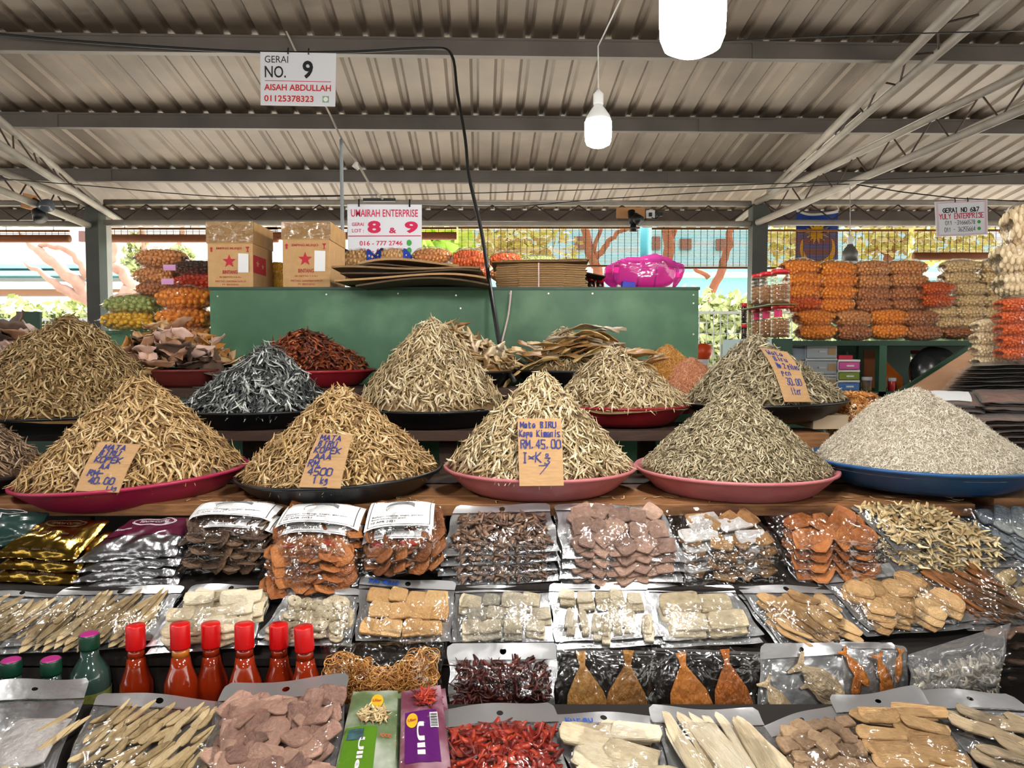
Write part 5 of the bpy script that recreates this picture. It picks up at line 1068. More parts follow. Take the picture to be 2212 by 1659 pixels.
rd('silver pouch of broad cream slabs with blue handwriting on its header', [(1268, 1740), (1484, 1740), (1420, 1552), (1178, 1546)], C('slab', 'cream', 2, 3, .10, .05, .012, ang=-.15, ja=.15, v1=.80, layers=2), hv=.86, dh=.004, ht=('Kurau', .14, .88, .40, .94))
rd('silver pouch of long peach fillets lying side by side', [(1472, 1740), (1738, 1740), (1634, 1544), (1398, 1538)], C('strip', 'cream', 6, 1, .17, .042, .010, ang=1.9, ja=.08, v0=.1, v1=.8, layers=2), hv=.80, dh=.012)
rd('silver pouch of mixed brown diced pieces with a tilted header', [(1734, 1740), (1936, 1740), (1806, 1526), (1632, 1578)], C('cube', 'mixed', 5, 5, .035, .03, .012, ja=1.5, layers=2, v1=.8), hv=.82, dh=.005)
rd('silver pouch of pale brown fillet strips under a wide shiny header', [(1932, 1740), (2164, 1740), (1980, 1494), (1784, 1516)], C('slab', 'tanf', 2, 5, .09, .035, .008, ang=-.2, ja=.2, layers=2, v1=.78), hv=.82, dh=.010)
rd('silver pouch of grey-brown long fish in the right corner', [(2196, 1740), (2430, 1740), (2184, 1500), (1964, 1494)], C('strip', 'greyf', 4, 2, .11, .035, .012, ang=-.5, ja=.15, layers=2, v1=.78), hv=.80, dh=.003)
# green and purple printed packets
def printed(label, q, base, mid, dh, words, kind, k):
    B0 = bil(*[PD(*p) for p in q]); t = thing('printed_packet', B0(.5, 0), label, 'snack packet', 'printed packets in the front row'); sd = k*3.3
    def H(u, v, h=0): return B0(u, v, dh+h+.008*max(0, 4*u*(1-u))**.5*(4*max(0, min(1, v))*(1-max(0, min(1, v))))**.3 + .0015*noise.noise(Vector((u*6, v*9, sd))))
    MB().grid(lambda u, v: H(u, v), 14, 14).out('packet_body', base, t, smooth=True)
    MB().grid(lambda u, v: H(.04+.6*u if kind == 'g' else .1+.72*u, .12+.50*v if kind == 'g' else .3+.45*v, .0012), 10, 10).out('colour_panel', mid, t, smooth=True)
    m = MB(); ptext(m, words[0], lambda u, v, h: H(.30+.14*v if kind == 'g' else .36+.16*v, .18+.34*(1-u) if kind == 'g' else .36+.28*(1-u), h+.002), 0, 0, 1, 1, 0, .03); m.out('lettering', WHITE, t)
    m = MB(); c = (.58, .86) if kind == 'g' else (.26, .66)
    vs = [H(*c, .0026)] + [H(c[0]+.13*math.cos(a), c[1]+.07*math.sin(a), .0026) for a in np.linspace(0, 6.283, 21)[:-1]]; m.add(vs, [(0, i+1, (i+1) % 20+1) for i in range(20)]); m.out('round_emblem', mat('emblem_yellow', (236, 190, 30)), t)
    m = MB(); ptext(m, words[1], H, c[0]-.09, c[1]-.02, c[0]+.09, c[1]+.015, .0036, .02); m.out('emblem_word', INKR, t)
    if kind == 'g':
        m = MB(); ptext(m, 'FOOD', H, .70, .52, .92, .55, .003, .02); m.out('small_word', mat('orange_print', (226, 90, 30)), t)
        m = MB(); m.grid(lambda u, v: H(.10+.3*u, .50+.1*v, .0022), 2, 2); m.out('printed_photo', mat('print_teal', (70, 120, 130), (30, 50, 40), scale=60), t)
    bc = (.02, .02, .2, .16) if kind == 'g' else (.66, .58, .84, .72)
    MB().grid(lambda u, v: H(bc[0]+(bc[2]-bc[0])*u, bc[1]+(bc[3]-bc[1])*v, .0026), 2, 2).out('barcode_patch', PAPER, t); m = MB()
    for i in range(14): m.grid(lambda u, v: H(bc[0]+.015+(bc[2]-bc[0]-.03)*u, bc[1]+.01+(bc[3]-bc[1]-.02)*(i+.1+v*(.3+.3*(i % 3 == 0)))/14, .0034), 1, 1)
    m.out('barcode_bars', INKK, t)
    fills(t, H2(H), TM['chips'] if kind == 'g' else TM['red'], 60, .02, .006, .003, u0=.3 if kind == 'g' else .35, u1=.8, v0=.66 if kind == 'g' else .80, v1=.80 if kind == 'g' else .94, puff=.003, name='seen_contents')
    MB().grid(lambda u, v: H(u, v, .005), 14, 14).out('outer_film', FILM, t, smooth=True); return t
def H2(H):
    def f(u, v, h=0): return H(u, v, h)
    f.n = PD.n; return f
gb_ = mat('packet_green', (70, 92, 50), (190, 196, 180), (112, 132, 92), rough=.3, scale=14, contrast=.2); pb_ = mat('packet_pink', (96, 40, 58), (190, 150, 162), (130, 72, 92), rough=.3, scale=14, contrast=.2)
printed('green printed packet, upper of two in the front row', [(706, 1760), (852, 1760), (860, 1506), (764, 1508)], gb_, mat('panel_green', (92, 140, 30), rough=.3), .016, ('Ulleg', 'Ulleg'), 'g', 1)
printed('green printed packet, lower of two in the front row', [(716, 1780), (866, 1780), (868, 1500), (776, 1502)], gb_, mat('panel_green', (92, 140, 30), rough=.3), .002, ('Ulleg', 'Ulleg'), 'g', 2)
printed('purple printed packet, upper of two in the front row', [(862, 1760), (986, 1760), (952, 1496), (868, 1510)], pb_, mat('panel_purple', (98, 24, 110), rough=.3), .018, ('Ull', 'Ulleg'), 'p', 3)
printed('purple printed packet, lower of two in the front row', [(872, 1780), (1000, 1780), (962, 1490), (880, 1504)], pb_, mat('panel_purple', (98, 24, 110), rough=.3), .004, ('Ull', 'Ulleg'), 'p', 4)
# ---- bottles
SAUCE = mat('chilli_sauce', (150, 44, 12), (128, 30, 8), rough=.12, scale=12, coat=1); SAUCE2 = mat('neck_glass_amber', (196, 110, 40), rough=.1, coat=1); CAPR = mat('red_cap', (204, 16, 18), rough=.3)
zb = PC(CX, 1545).z - .012
BL = ['leftmost chilli sauce bottle of the six', 'second chilli sauce bottle from the left, its neck half empty', 'third chilli sauce bottle from the left', 'fourth chilli sauce bottle from the left', 'fifth chilli sauce bottle from the left', 'rightmost chilli sauce bottle, leaning beside the yellow seaweed bag']
for i, (px, py, ya) in enumerate(((294, 1350, 1.585), (390, 1347, 1.585), (456, 1346, 1.585), (528, 1347, 1.585), (602, 1348, 1.585), (664, 1353, 1.585))):
    ya -= .036*(i % 2); c = W(px+2, 1500, ya); c.z = zb; ztop = Zat(py, ya); Hh = ztop - zb; t = thing('sauce_bottle', c, BL[i] + ', red cap', 'bottle', 'red-capped chilli sauce bottles'); s = .96
    MB().lathe([(0, 0), (.028, 0), (.0345, .004), (.0348, Hh-.140), (.0335, Hh-.125), (.0275, Hh-.108), (.0215, Hh-.090), (.0185, Hh-.07)], 24, c).out('bottle_body', SAUCE, t, smooth=True)
    MB().lathe([(.0186, Hh-.07), (.0178, Hh-.06), (.0172, Hh-.046)], 20, c).out('bottle_neck', SAUCE2 if i in (1,) else SAUCE, t, smooth=True)
    MB().lathe([(.0196, Hh-.052), (.0205, Hh-.049), (.0200, Hh-.030), (.0200, Hh-.003), (.0188, Hh), (0, Hh)], 24, c).out('cap', CAPR, t, smooth=True)
    if i == 5: t.rotation_euler = (0, R(-2.5), 0)
GLG = mat('green_bottle_glass', (40, 62, 56), (60, 84, 76), rough=.06, scale=6, coat=1); CAPG = mat('green_cap', (18, 60, 42), rough=.3); CAPM = mat('magenta_disc', (170, 30, 120), rough=.5)
for px, py, ya, r0, lb in ((196, 1368, 1.57, .040, 'green-capped clear bottle with magenta cap top, tallest of three'), (26, 1424, 1.54, .032, 'green-capped dark bottle nearest the left edge'), (112, 1422, 1.54, .032, 'green-capped dark bottle between the other two')):
    c = W(px, 1500, ya); c.z = zb; Hh = Zat(py, ya) - zb; t = thing('vinegar_bottle', c, lb, 'bottle', 'green-capped bottles at the left')
    MB().lathe([(0, 0), (r0-.003, 0), (r0, .004), (r0, Hh-.10), (r0*.94, Hh-.082), (r0*.7, Hh-.065), (.019, Hh-.05), (.017, Hh-.03)], 24, c).out('bottle_body', GLG, t, smooth=True)
    MB().lathe([(.0195, Hh-.034), (.0205, Hh-.03), (.0205, Hh-.006), (.0195, Hh-.002)], 24, c).out('cap', CAPG, t, smooth=True); MB().lathe([(.0195, Hh-.003), (.017, Hh), (0, Hh)], 24, c).out('cap_top', CAPM, t)
    MB().lathe([(r0+.0006, .01), (r0+.0006, Hh-.12)], 24, c).out('bottle_label', mat('olive_label', (130, 130, 50), (90, 100, 40), scale=60), t)
# ================================================================== snack bags
BALLC = {k: mat('puffs_' + k, a, b, rough=.55, scale=30) for k, a, b in (('orange', (244, 156, 48), (228, 132, 34)), ('deep', (222, 104, 26), (206, 84, 18)), ('redorange', (216, 70, 20), (196, 54, 14)), ('tan', (222, 158, 96), (204, 136, 74)),
     ('brown', (196, 130, 80), (176, 108, 62)), ('beige', (240, 214, 164), (226, 196, 140)), ('pale', (240, 222, 184), (226, 204, 162)), ('green', (172, 184, 110), (154, 168, 92)), ('yellow', (232, 186, 46), (216, 166, 34)), ('choc', (84, 54, 42), (66, 42, 32)), ('peanut', (222, 184, 128), (206, 164, 106)))}
def pillow_z(u, v, s=1, H=.34):
    a = max(0, 1-abs(2*u-1)**2.6); b = max(0, 1-abs(2*v-1)**2.4); return s*H*.5*(a**.55)*(b**.55)
def ico(r=1):
    bm_v = []; t = (1+5**.5)/2
    for a, b in ((-1, t), (1, t), (-1, -t), (1, -t)): bm_v += [(a, b, 0), (0, a, b), (b, 0, a)]
    V = np.array(bm_v, float); V = unit(V); Fc = []
    from itertools import combinations
    d = lambda i, j: np.linalg.norm(V[i]-V[j])
    for c in combinations(range(12), 3):
        if max(d(c[0], c[1]), d(c[1], c[2]), d(c[0], c[2])) < 1.06:
            n = np.cross(V[c[1]]-V[c[0]], V[c[2]]-V[c[0]]); Fc.append(c if n @ V[c[0]] > 0 else (c[0], c[2], c[1]))
    V = [tuple(v) for v in V]; cache = {}; F2 = []
    def mid(i, j):
        k = (min(i, j), max(i, j))
        if k not in cache: m = unit(np.array(V[i])+np.array(V[j])); V.append(tuple(m)); cache[k] = len(V)-1
        return cache[k]
    for a, b, c in Fc:
        x, y, z = mid(a, b), mid(b, c), mid(a, c); F2 += [(a, x, z), (b, y, x), (c, z, y), (x, y, z)]
    return np.array(V), np.array(F2)
IV, IF = ico()
def snack_protos(var, rb=.041, D=.66, H=.34):
    rn = np.random.default_rng(300+var); pts = []
    for _ in range(7000):
        u, v = .06+.88*rn.random(), .5-.485*math.cos(math.pi*rn.random()); s = 1 if rn.random() < .62 else -1; z = s*pillow_z(u, v, .86, H)
        p = np.array((u-.5, (v-.5)*D*(1-.25*abs(2*u-1)**3), z))
        if all(((p-q)**2).sum() > (rb*1.75)**2 for q in pts): pts.append(p)
    P = np.array(pts); n = len(P); rr = rb*(1+rn.normal(0, .06, n)); V = (P[:, None]+IV[None]*rr[:, None, None]).reshape(-1, 3); Q = (IF[None]+np.arange(n)[:, None, None]*len(IV)).reshape(-1, 3)
    g = MB()
    for s in (1, -1): g.grid(lambda u, v: (.04+.92*u-.5, (v-.5)*D*.96*(1-.25*abs(2*u-1)**3), s*pillow_z(.04+.92*u, v, .86, H)), 10, 8)
    gv = np.array(g.v); gf = np.array([(a, b, c) for a, b, c, d in g.f]+[(a, c, d) for a, b, c, d in g.f]); Q = np.concatenate([Q, gf+len(V)]); V = np.concatenate([V, gv])
    o = npmesh('corn_puffs', V, Q, np.full(len(V), .5), WHITE); me = o.data; bpy.data.objects.remove(o)
    sd = var*5.1; mb = MB()
    for s in (1, -1):
        def f(u, v):
            U = -.06+1.12*u; uu = min(1, max(0, U)); flare = 1-.32*abs(2*uu-1)**3 + (.10*abs(2*U-1) if (U < 0 or U > 1) else 0)
            w_ = noise.noise(Vector((u*6, v*5, sd+s)))*.02 + abs(noise.noise(Vector((u*14, v*4, sd))))*.02
            z = s*(pillow_z(uu, v, 1.12, H)+.030*(1-abs(2*uu-1)**6)*max(0, v*(1-v)*4)**.3 + w_*max(0, v*(1-v)*4)**.5)
            return (U-.5, (v-.5)*(D+.10)*flare, z + .012*math.sin(v*9+sd)*(abs(2*uu-1)**8))
        mb.grid(f, 24, 14)
    fo = mb.out('bag_film', SNACKFILM, None, (0, 0, 0), smooth=True); fm = fo.data; bpy.data.objects.remove(fo); return me, fm
SP = [snack_protos(i) for i in range(4)]
SPB = [snack_protos(7+i, .048) for i in range(2)]
STK = {}
def snack(px, py, Y, wpx, hpx, col, label, rz=0, ry=0, big=False, group='clear bags of corn puffs', dep=.9):
    k = len(STK); STK[k] = 1; Wd = wpx*Y/F; Hh = hpx*Y/F; c = W(px, py, Y+Wd*.25); c.y = Y+Wd*.25
    me, fm = (SPB if big else SP)[k % (2 if big else 4)]; t = thing('snack_bag', c, label, 'snack bag', group)
    t.rotation_euler = (R(random.uniform(-3, 3)), ry, rz + (math.pi if k % 3 == 1 else 0)); t.scale = (Wd*.96, Wd*dep, Hh/.335)
    o = bpy.data.objects.new('corn_puffs', me); COL.objects.link(o); o.parent = t; o.material_slots[0].link = 'OBJECT'; o.material_slots[0].material = BALLC[col]; o['kind'] = 'stuff'
    f = bpy.data.objects.new('bag_film', fm); COL.objects.link(f); f.parent = t; return t
# left stack
LB = [(352, 560, 3.75, 108, 38, 'tan', 'clear bag of tan puffs, topmost of the left stack', 0), (342, 597, 3.75, 100, 36, 'tan', 'clear bag of tan puffs, second from the top of the left stack', 0), (348, 626, 3.75, 100, 34, 'brown', 'clear bag of brown puffs, third in the left stack', 0),
      (428, 580, 3.72, 104, 30, 'choc', 'bag of dark chocolate balls left of the first carton', 0), (432, 610, 3.72, 104, 34, 'redorange', 'clear bag of red-orange puffs left of the first carton', 0),
      (402, 645, 3.60, 122, 44, 'orange', 'big clear bag of orange puffs just left of the green board, upper', 1), (290, 659, 3.66, 120, 38, 'green', 'clear bag of pale green puffs on the yellow one', 1),
      (286, 694, 3.64, 124, 38, 'yellow', 'clear bag of yellow puffs under the pale green ones', 1), (402, 688, 3.60, 122, 42, 'orange', 'big clear bag of orange puffs just left of the green board, lower', 1), (408, 722, 3.60, 110, 34, 'tan', 'clear bag of light orange puffs behind the dried skins', 1)]
for x, y, Y, w_, h_, c_, l_, bg_ in LB: snack(x, y, Y, w_, h_, c_, l_, big=bool(bg_), rz=random.uniform(-.08, .08))
PKL = mat('pink_label', (214, 160, 206), (200, 140, 190), rough=.6)
for (x, y) in ((366, 578), (362, 608)):
    p = W(x, y, 3.62); t = MB().span((p.x-.03, p.y-.001, p.z-.014), (p.x+.03, p.y+.001, p.z+.014)).out('pink_label', PKL, None, p); tag(t, ('upper' if y < 600 else 'lower') + ' pink label card hanging from the left puff bags', 'label card')
# on the green board top
zt_ = Zat(624, 3.3)
for x, y, Y, w_, h_, c_, l_ in ((600, 586, 3.6, 60, 36, 'yellow', 'bag of yellow puffs between the two cartons, upper'), (600, 612, 3.6, 60, 34, 'yellow', 'bag of yellow puffs between the two cartons, lower'),
      (935, 556, 3.75, 92, 34, 'tan', 'clear bag of light orange puffs right of the blue-ended bags'), (1014, 562, 3.7, 80, 40, 'deep', 'clear bag of deep orange puffs, upper of two before the black cable'), (1016, 592, 3.7, 84, 32, 'deep', 'clear bag of deep orange puffs, lower of two before the black cable'),
      (1092, 565, 3.8, 76, 34, 'deep', 'clear bag of deep orange puffs behind the folded boxes'), (1162, 567, 3.8, 84, 26, 'green', 'bag of pale green puffs behind the folded boxes'), (930, 590, 3.75, 90, 30, 'tan', 'clear bag of light orange puffs hidden behind the loose cardboard'), (1095, 594, 3.8, 80, 30, 'tan', 'clear bag of tan puffs low behind the folded boxes')):
    snack(x, y, Y, w_, h_, c_, l_)
BLUEF = mat('blue_wrap', (20, 44, 130), (40, 70, 160), rough=.25, scale=40, coat=.6)
for i, (x, y, l_) in enumerate(((772, 562, 'blue-ended bag of peanut balls, upper left of three'), (770, 594, 'blue-ended bag of peanut balls, lower left of three'), (850, 560, 'blue-ended bag of peanut balls, upper right'), (848, 590, 'blue-ended bag of peanut balls, low behind the loose cardboard'))):
    t = snack(x, y, 3.7, 86, 38, 'peanut', l_, group='blue-ended bags of peanut balls'); t.rotation_euler.z = 0
    for s in (0, 1):
        m = MB()
        for sg in (1, -1):
            m.grid(lambda u, v: ((U := ((-.07+.30*u) if s == 0 else (.80+.27*u)))-.5, (v-.5)*.78*(1-.25*abs(2*min(1, max(0, U))-1)**3), sg*(pillow_z(min(1, max(0, U)), v, 1.25)+.03*max(0, v*(1-v)*4)**.4*(1-abs(2*min(1, max(0, U))-1)**6)+.012*math.sin(u*20+v*9))), 8, 8)
        o = m.out('blue_end_wrap', BLUEF, None, (0, 0, 0), smooth=True); o.parent = t; o.location = (0, 0, 0)
# right stacks on the cabinet
NC = ['first', 'second', 'third', 'fourth']; RW = ['top', 'second', 'third', 'fourth', 'fifth', 'bottom']
GR = [[(1727, 579), (1806, 583), (1881, 582), (1954, 581)], [(1736, 606), (1806, 608), (1883, 610), (1956, 607)], [(1736, 632), (1806, 634), (1881, 637), (1954, 637)], [(1731, 657), (1800, 661), (1882, 661), (1956, 661)], [(1756, 687), (1840, 688), (1916, 686), (1980, 688)], [(1762, 717), (1840, 719), (1916, 716), (1989, 719)]]
GC = [['orange', 'orange', 'tan', 'tan'], ['orange', 'orange', 'tan', 'tan'], ['orange', 'orange', 'brown', 'brown'], ['deep', 'orange', 'brown', 'brown'], ['orange', 'tan', 'orange', 'brown'], ['orange', 'brown', 'orange', 'brown']]
CW_ = {'orange': 'orange', 'tan': 'light tan', 'brown': 'brown', 'deep': 'deep orange', 'beige': 'beige', 'pale': 'pale cream'}
for j in range(6):
    for i in range(4):
        x, y = GR[j][i]; snack(x, y, 4.50+(.05 if j < 4 else 0), 88, 33, GC[j][i], f'clear bag of {CW_[GC[j][i]]} puffs, {RW[j]} layer, {NC[i]} from the red-lidded jars', rz=random.uniform(-.12, .12), group='puff bags stacked on the green cabinet')
snack(2020, 624, 4.5, 76, 28, 'deep', 'upper deep orange bag between brown and beige stacks'); snack(2020, 650, 4.5, 76, 28, 'deep', 'lower deep orange bag between brown and beige stacks')
for x, y, l_ in ((2072, 577, 'top left beige bag before the half rolled blind'), (2148, 577, 'top right beige bag before the half rolled blind'), (2070, 601, 'beige bag, second down in the left beige column'), (2148, 601, 'beige bag, second down in the right beige column'), (2090, 625, 'beige bag, third down in the left beige column'),
                 (2156, 625, 'beige bag, third down in the right beige column'), (2090, 650, 'beige bag, fourth down in the left beige column'), (2156, 651, 'beige bag, fourth down in the right beige column'), (2028, 674, 'beige bag under the two deep orange bags'), (2088, 674, 'beige bag, fifth down in the left beige column'),
                 (2145, 676, 'beige bag, fifth down in the right beige column'), (2038, 698, 'lower beige bag under the two deep orange bags'), (2096, 698, 'lowest beige bag in the left beige column'), (2150, 700, 'lowest beige bag in the right beige column')):
    snack(x, y, 4.55, 82, 28, 'beige', l_, rz=random.uniform(-.1, .1), group='beige puff bags on the green cabinet')
snack(2072, 720, 4.5, 100, 24, 'brown', 'flat brown bag at the right end of the bottom layer')
for x, y, l_ in ((2140, 705, 'topmost pale bag of the column beside the plywood'), (2138, 731, 'second pale bag of the column beside the plywood'), (2138, 757, 'third pale bag of the column beside the plywood'), (2142, 782, 'lowest pale bag of the column beside the plywood')):
    snack(x, y, 3.1, 80, 30, 'pale', l_, group='pale puff bags at the right edge')
for i, (x, y) in enumerate(((2194, 660), (2190, 687), (2194, 712), (2194, 737), (2194, 763))):
    snack(x, y, 2.95, 84, 30, 'deep', ['topmost', 'second', 'third', 'fourth', 'lowest'][i] + ' deep orange bag in the column at the right edge', group='orange puff bags at the right edge')
for i, (x, y, w_, h_) in enumerate(((2222, 488, 106, 84), (2200, 560, 112, 64), (2202, 614, 104, 52))):
    snack(x, y, 3.3, w_, h_, 'pale', ['big puffed clear bag hanging at the right edge, uppermost', 'big puffed clear bag below the uppermost at the right edge', 'big puffed clear bag just above the orange column'][i], big=True, group='big clear bags at the right edge')
# ---- stacked flat packs at the right edge
def flatpack(name, label, q, Yf, Yb, m, puff, group, film_=True, paper=None):
    B0 = px_bil(q, [Yf, Yf, Yb, Yb]); n = B0.n if B0.n.z > 0 else -B0.n; B0 = bil(B0(0, 0), B0(1, 0), B0(1, 1), B0(0, 1), n); t = thing(name, B0(.5, 0), label, 'packet', group); sd = len(bpy.data.objects)*.61
    def H(u, v, s=1, h=0): return B0(u, v, s*(puff*max(0, 4*u*(1-u))**.5*max(0, 4*v*(1-v))**.4+h) + .004*noise.noise(Vector((u*5, v*4, sd))))
    m_ = MB()
    for s in (1, -1): m_.grid(lambda u, v: H(.04+.92*u, .04+.92*v, s*.8), 14, 8)
    m_.out('packed_contents', m, t, smooth=True); m_ = MB()
    for s in (1, -1): m_.grid(lambda u, v: H(u, v, s, .003), 18, 10)
    m_.out('bag_film', FILMH, t, smooth=True)
    if paper: MB().grid(lambda u, v: H(paper[0]+(paper[1]-paper[0])*u, .1+.8*v, 1, .0045), 8, 6).out('paper_label', PAPER, t, smooth=True)
    return t
DK = mat('dark_nori', (84, 77, 60), (150, 138, 112), (112, 102, 82), rough=.35, scale=30, bump=.5); BRC = mat('brown_sugar', (112, 66, 40), (196, 134, 90), (150, 96, 60), rough=.4, scale=30, bump=.6)
ORD = ['topmost', 'second', 'third', 'fourth', 'fifth', 'sixth', 'lowest']
for k in range(7):
    x0 = (2085, 2072, 2062, 2050, 2044, 2036, 2030)[k]; y = 786+k*9
    flatpack('dark_flat_pack', f'{ORD[k]} dark flat bag in the pile beside the plywood', [(x0, y+6), (2330, y+2), (2330, y-8), (x0+22, y-4)], 2.95, 3.25, DK if k % 2 else mat('olive_flat', (120, 110, 84), (176, 164, 136), rough=.35, scale=30, bump=.5), .0075, 'dark flat bags at the right edge')
for k in range(3):
    for i, (xa, xb) in enumerate(((2015, 2128), (2120, 2260))):
        y = 868+k*14-i*4; flatpack('brown_packet', f'{["top", "middle", "bottom"][k]} brown glossy packet of the {"left" if i == 0 else "right"} pile with white labels', [(xa+k*6, y+8), (xb, y+12), (xb-6, y-14), (xa-22+k*4, y-20)], 2.6, 2.85, BRC, .018, 'brown packets with white labels', paper=(.1, .75) if (k == 0 and i == 0) else ((.3, .8) if k == 1 and i == 0 else None))
for k in range(5):
    flatpack('round_flat_pack', f'{ORD[k] if k < 4 else "lowest"} thin brown flat bag in the stack behind the krill heap', [(2092+k*3, 912+k*12), (2300, 910+k*12), (2300, 888+k*12), (2050+k*3, 886+k*12)], 2.5, 2.8, mat('wafer_brown', (110, 78, 54), (196, 156, 120), (150, 112, 84), rough=.5, scale=24) if k == 0 else BRC, .011, 'thin brown flat bags')
for k in range(3):
    flatpack('white_packet', f'{["topmost", "middle", "lowest"][k]} silvery white packet behind the blue tray', [(2140, 985+k*14), (2330, 985+k*14), (2330, 952+k*14), (2110, 950+k*14)], 2.45, 2.7, mat('pale_pack', (206, 200, 192), (170, 160, 150), rough=.4, scale=20), .010, 'silvery packets behind the blue tray')
# ---- cartons
TAN = mat('carton_tan', (200, 160, 110), (186, 146, 98), rough=.8, scale=30)
PRINT = mat('carton_print', (186, 42, 56), rough=.8); PRT2 = mat('carton_print_faded', (150, 84, 60), rough=.8)
def star(B, u, v, s, h=.001, asp=1.0):
    m = MB(); vs = [B(u, v, h)]
    for k in range(10):
        a = math.pi/2+2*math.pi*k/10; r = s if k % 2 == 0 else s*.42; vs.append(B(u+r*math.cos(a), v+r*asp*math.sin(a), h))
    m.add(vs, [(0, k+1, (k+1) % 10+1) for k in range(10)]); return m
def carton(x0, x1, ytop, ycol, Y, dep, label, side):
    z0 = zt_ - .0; a = Xat(x0, Y, 600); b = Xat(x1, Y, 600); z1 = Zat(ytop, Y); z2 = Zat(ycol, Y); zb_ = Zat(625, Y); t = thing('carton', ((a+b)/2, Y, zb_), label, 'carton', 'cartons on the green board')
    MB().span((a, Y, zb_), (b, Y+dep, z1)).out('carton_body', TAN, t, bevel=.002)
    c = MB(); e = .006
    for p, q2 in (((a-.001, Y-.002), (b+.004, Y+.003)), ((b, Y-.002), (b+.004, Y+dep)), ((a-.004, Y-.002), (a, Y+dep)), ((a, Y+dep-.004), (b, Y+dep))): c.span((p[0], p[1], z1-.004), (q2[0], q2[1], z2))
    c.out('raised_flaps', CARDD if False else mat('flap_tan', (190, 150, 96), (172, 132, 80), rough=.7, scale=20), t); MB().grid(lambda u, v: Vector((a-.003+(b-a+.008)*u, Y-.0035-.001*math.sin(u*20+v*11), z1+(z2-z1)*v)), 16, 8).out('clear_tape', TAPE, t, smooth=True)
    MB().span((a, Y+.002, z2-.004), (b, Y+dep, z2-.001)).out('top_flap', TAN, t)
    B = bil((a, Y-.0008, zb_), (b, Y-.0008, zb_), (b, Y-.0008, z1), (a, Y-.0008, z1), Vector((0, -1, 0)))
    star(B, .48, .60, .155, asp=(b-a)/(z1-zb_)).out('printed_star', PRINT, t); m = MB()
    ptext(m, 'EMPING MLINJO', B, .20, .84, .76, .90, .001, .03); ptext(m, 'BINTANG', B, .33, .33, .66, .41, .001, .03); ptext(m, 'ISI NETTO = 5 Kg', B, .26, .235, .74, .28, .001, .02); ptext(m, 'PIRT NO. 2643396611699-29', B, .17, .15, .84, .19, .001, .01); ptext(m, 'PT. BINTANG', B, .32, .08, .68, .12, .001, .01)
    m.out('lettering', mat('carton_letters', (168, 60, 52), rough=.8), t)
    m = MB(); m.add([B(.07, .80, .001), B(.11, .80, .001), B(.11, .87, .001), B(.13, .87, .001), B(.09, .91, .001), B(.05, .87, .001), B(.07, .87, .001)], [tuple(range(7))]); m.add([B(.84, .91, .001), B(.93, .91, .001), B(.895, .86, .001), B(.895, .82, .001), B(.92, .80, .001), B(.85, .80, .001), B(.875, .82, .001), B(.875, .86, .001)], [tuple(range(8))]); m.out('care_symbols', PRINT, t)
    MB().add([B(.67, .36, .0015), B(.90, .36, .0015), B(.91, .76, .0015), B(.68, .77, .0015)], [(0, 1, 2, 3)]).out('white_sticker', PAPER, t)
    if side:
        Bs = bil((b+.0008, Y, zb_), (b+.0008, Y+dep, zb_), (b+.0008, Y+dep, z1), (b+.0008, Y, z1), Vector((1, 0, 0)))
        MB().add([Bs(0, .36, .001), Bs(.62, .36, .001), Bs(.62, .74, .001), Bs(0, .74, .001)], [(0, 1, 2, 3)]).out('side_panel_print', PRINT, t); star(Bs, .2, .57, .09, .002).out('side_star', TAN, t); star(Bs, .45, .54, .07, .002).out('side_star', TAN, t)
carton(449, 547, 524, 479, 3.3, .27, 'left carton with red star and red side panel, reading BINTANG', True)
carton(611, 713, 516, 479, 3.3, .30, 'right carton with red star beside the grey pipe', False)
# ---- cardboard
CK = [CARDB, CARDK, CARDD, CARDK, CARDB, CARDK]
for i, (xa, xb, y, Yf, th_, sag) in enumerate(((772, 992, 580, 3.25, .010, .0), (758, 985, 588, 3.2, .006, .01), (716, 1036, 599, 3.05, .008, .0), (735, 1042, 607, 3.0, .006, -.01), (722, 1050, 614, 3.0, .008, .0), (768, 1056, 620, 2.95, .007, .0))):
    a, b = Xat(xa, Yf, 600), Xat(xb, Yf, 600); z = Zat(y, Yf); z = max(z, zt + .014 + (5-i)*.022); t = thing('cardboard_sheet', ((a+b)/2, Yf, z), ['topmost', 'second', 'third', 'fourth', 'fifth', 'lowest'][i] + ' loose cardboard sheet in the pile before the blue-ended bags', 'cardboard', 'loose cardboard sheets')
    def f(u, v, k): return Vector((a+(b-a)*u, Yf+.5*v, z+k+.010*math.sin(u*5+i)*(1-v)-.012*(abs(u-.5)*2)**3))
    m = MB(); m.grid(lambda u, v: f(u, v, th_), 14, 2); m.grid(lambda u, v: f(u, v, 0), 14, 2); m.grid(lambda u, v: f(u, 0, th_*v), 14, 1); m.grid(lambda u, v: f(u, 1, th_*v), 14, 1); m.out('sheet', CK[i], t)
EDG = mat('cut_edges', (196, 158, 108), (160, 124, 80), rough=.9, scale=80, stretch=(1, 1, 10))
for i in range(22):
    k = i/21; z = zt + .014 + i*.0048; j = random.uniform(-.004, .004); x0, xm, xn, x1 = Xat(1072, 3.26, 600)+j, Xat(1120, 3.22, 600)+j, Xat(1219, 3.22, 600)+j, Xat(1268, 3.26, 600)+j*2; y = 3.22+random.uniform(-.002, .002)+.007*(i % 2)
    m = MB(); m.prism([(x0, y+.05, z), (xm, y+.012, z), (xm, y, z), (xn, y, z), (xn, y+.012, z), (x1, y+.05, z), (x1, y+.4, z), (x0, y+.4, z)], (0, 0, .0029))
    o = m.out('folded_box', CARDB if i % 2 else EDG, None, ((x0+x1)/2, y, z)); tag(o, f'flattened brown box, layer {22-i} counted from the top of the tied bundle', 'folded box', 'flattened boxes in the tied bundle')
